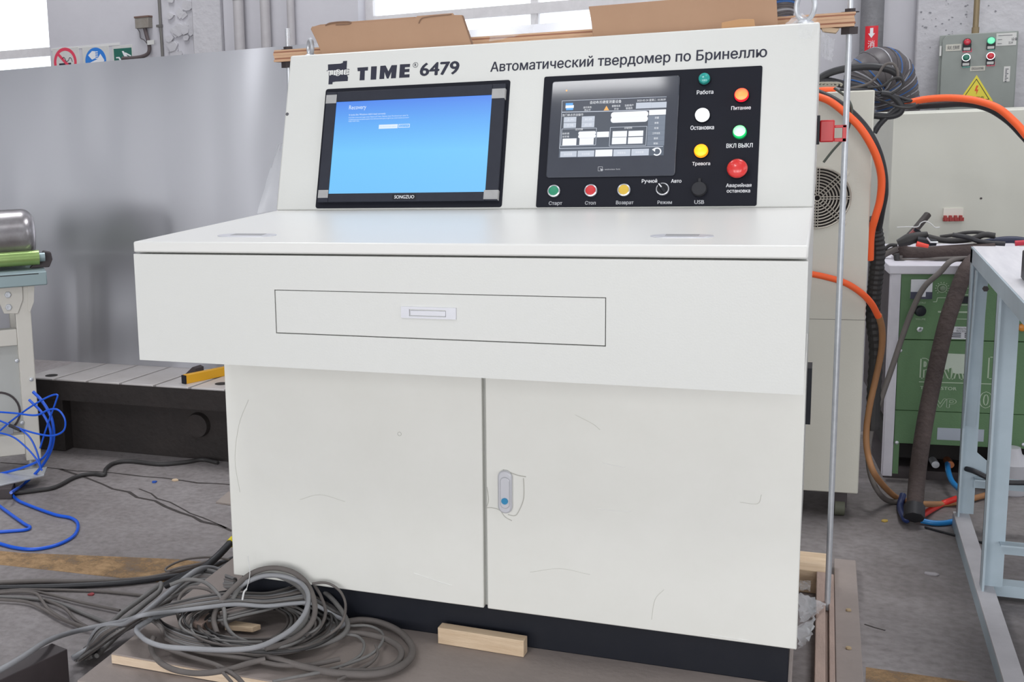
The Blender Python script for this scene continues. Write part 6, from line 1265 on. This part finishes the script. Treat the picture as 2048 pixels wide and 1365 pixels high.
for k_ in range(4): fg2.obox(SG, cc_[0]+R_*0.02, cc_[0]+R_*0.24, cc_[1]+R_*(0.62-0.16*k_), cc_[1]+R_*(0.70-0.16*k_), hs_, hs_+0.0008)
part('figure_bars', fg2, WHITEINK, t, kind='stuff')
t, a0, a1, z0, z1 = sign('green sign with a white pictogram, right of the three wall signs', 224, 264, 92, 89)
r_ = prect(WALLP, 227, 97, 262.5, 94.5, hs_); part('green_field', MB().obox(SG, a0+0.012, a1-0.006, z0+0.02, z1-0.02, 0.004, hs_), SIGNG, t)
def w6(X, Yy): return WALLP.px(90+X/7.585, 20+Yy/7.585, hs_)
fg3 = MB(); fg3.poly(SG, [w6(*p) for p in ((1165, 625), (1190, 622), (1290, 750), (1240, 760), (1195, 690))], hs_, hs_+0.0005); fg3.poly(SG, [w6(*p) for p in ((1190, 650), (1225, 645), (1310, 690), (1300, 705), (1225, 672))], hs_, hs_+0.0006); fg3.poly(SG, [w6(*p) for p in ((1080, 715), (1130, 712), (1165, 770), (1140, 775), (1115, 732), (1080, 735))], hs_, hs_+0.0005)
part('white_pictogram', fg3, WHITEINK, t, kind='stuff')
q_ = prect(WALLP, 104, 88, 240, 84, 0.003); sb_ = MB(); sb_.poly(WALLP, [WALLP.px(*p) for p in ((103, 97), (240, 85), (240, 90), (103, 102))], 0.0, 0.003); solid('sign_strip', sb_, mat('white_strip', (214, 214, 214), 0.5), 'white torn paper strip on the wall above the three signs', 'paper')

# litter on the floor
for (u, v, s_, m_, lb) in ((309, 966, 0.012, mat('blue_scrap', (30, 80, 170), 0.5), 'small blue plastic scrap on the floor left of the console'), (350, 962, 0.012, WOODL, 'small pale wood chip on the floor left of the console'), (1770, 1044, 0.010, mat('gold_scrap', (200, 170, 90), 0.4), 'small yellowish ring-shaped scrap on the floor by the fan cabinet'), (1862, 1150, 0.016, mat('paper_scrap', (160, 156, 160), 0.8), 'pale paper scrap on the floor between the crate base and the bench'), (182, 1191, 0.010, mat('red_scrap', (150, 60, 64), 0.5), 'small red scrap beside the left cable bundle'), (1968, 1231, 0.010, mat('white_scrap', (206, 206, 206), 0.7), 'small white scrap on the floor by the bench rail')):
    c = Z(u, v, 0); rr3 = random.Random(int(u)); pts = [(c.x+math.cos(t_*PI/3.5)*s_*rr3.uniform(0.5, 1.3), c.y+math.sin(t_*PI/3.5)*s_*rr3.uniform(0.5, 1.3)) for t_ in range(7)]
    solid('floor_scrap', MB().prism([(x, y_, 0.0005) for x, y_ in pts], [(x, y_, 0.004) for x, y_ in pts]), m_, lb, 'scrap')
pq = [Z(u, v, 0) for u, v in ((432, 1008), (458, 986), (470, 1000), (462, 1012))]
solid('board_offcut', MB().prism([p+Vector((0, 0, 0.0005)) for p in pq], [p+Vector((0, 0, 0.006)) for p in pq]), mat('grey_board', (150, 140, 134), 0.8), 'thin pale board offcut on the floor at the left side of the console', 'board')
for (u, v, lb) in ((1697, 1222, 'brown speck of litter on the outer crate plank'), (1697, 1298, 'grey crumb of litter near the end of the outer crate plank')):
    c = Z(u, v, 0.029); solid('floor_scrap', MB().rev(c, (0, 0, 1), [(0.007, 0), (0.006, 0.004), (0.002, 0.005)], 7), mat('litter_brown', (170, 150, 120), 0.8), lb, 'scrap')
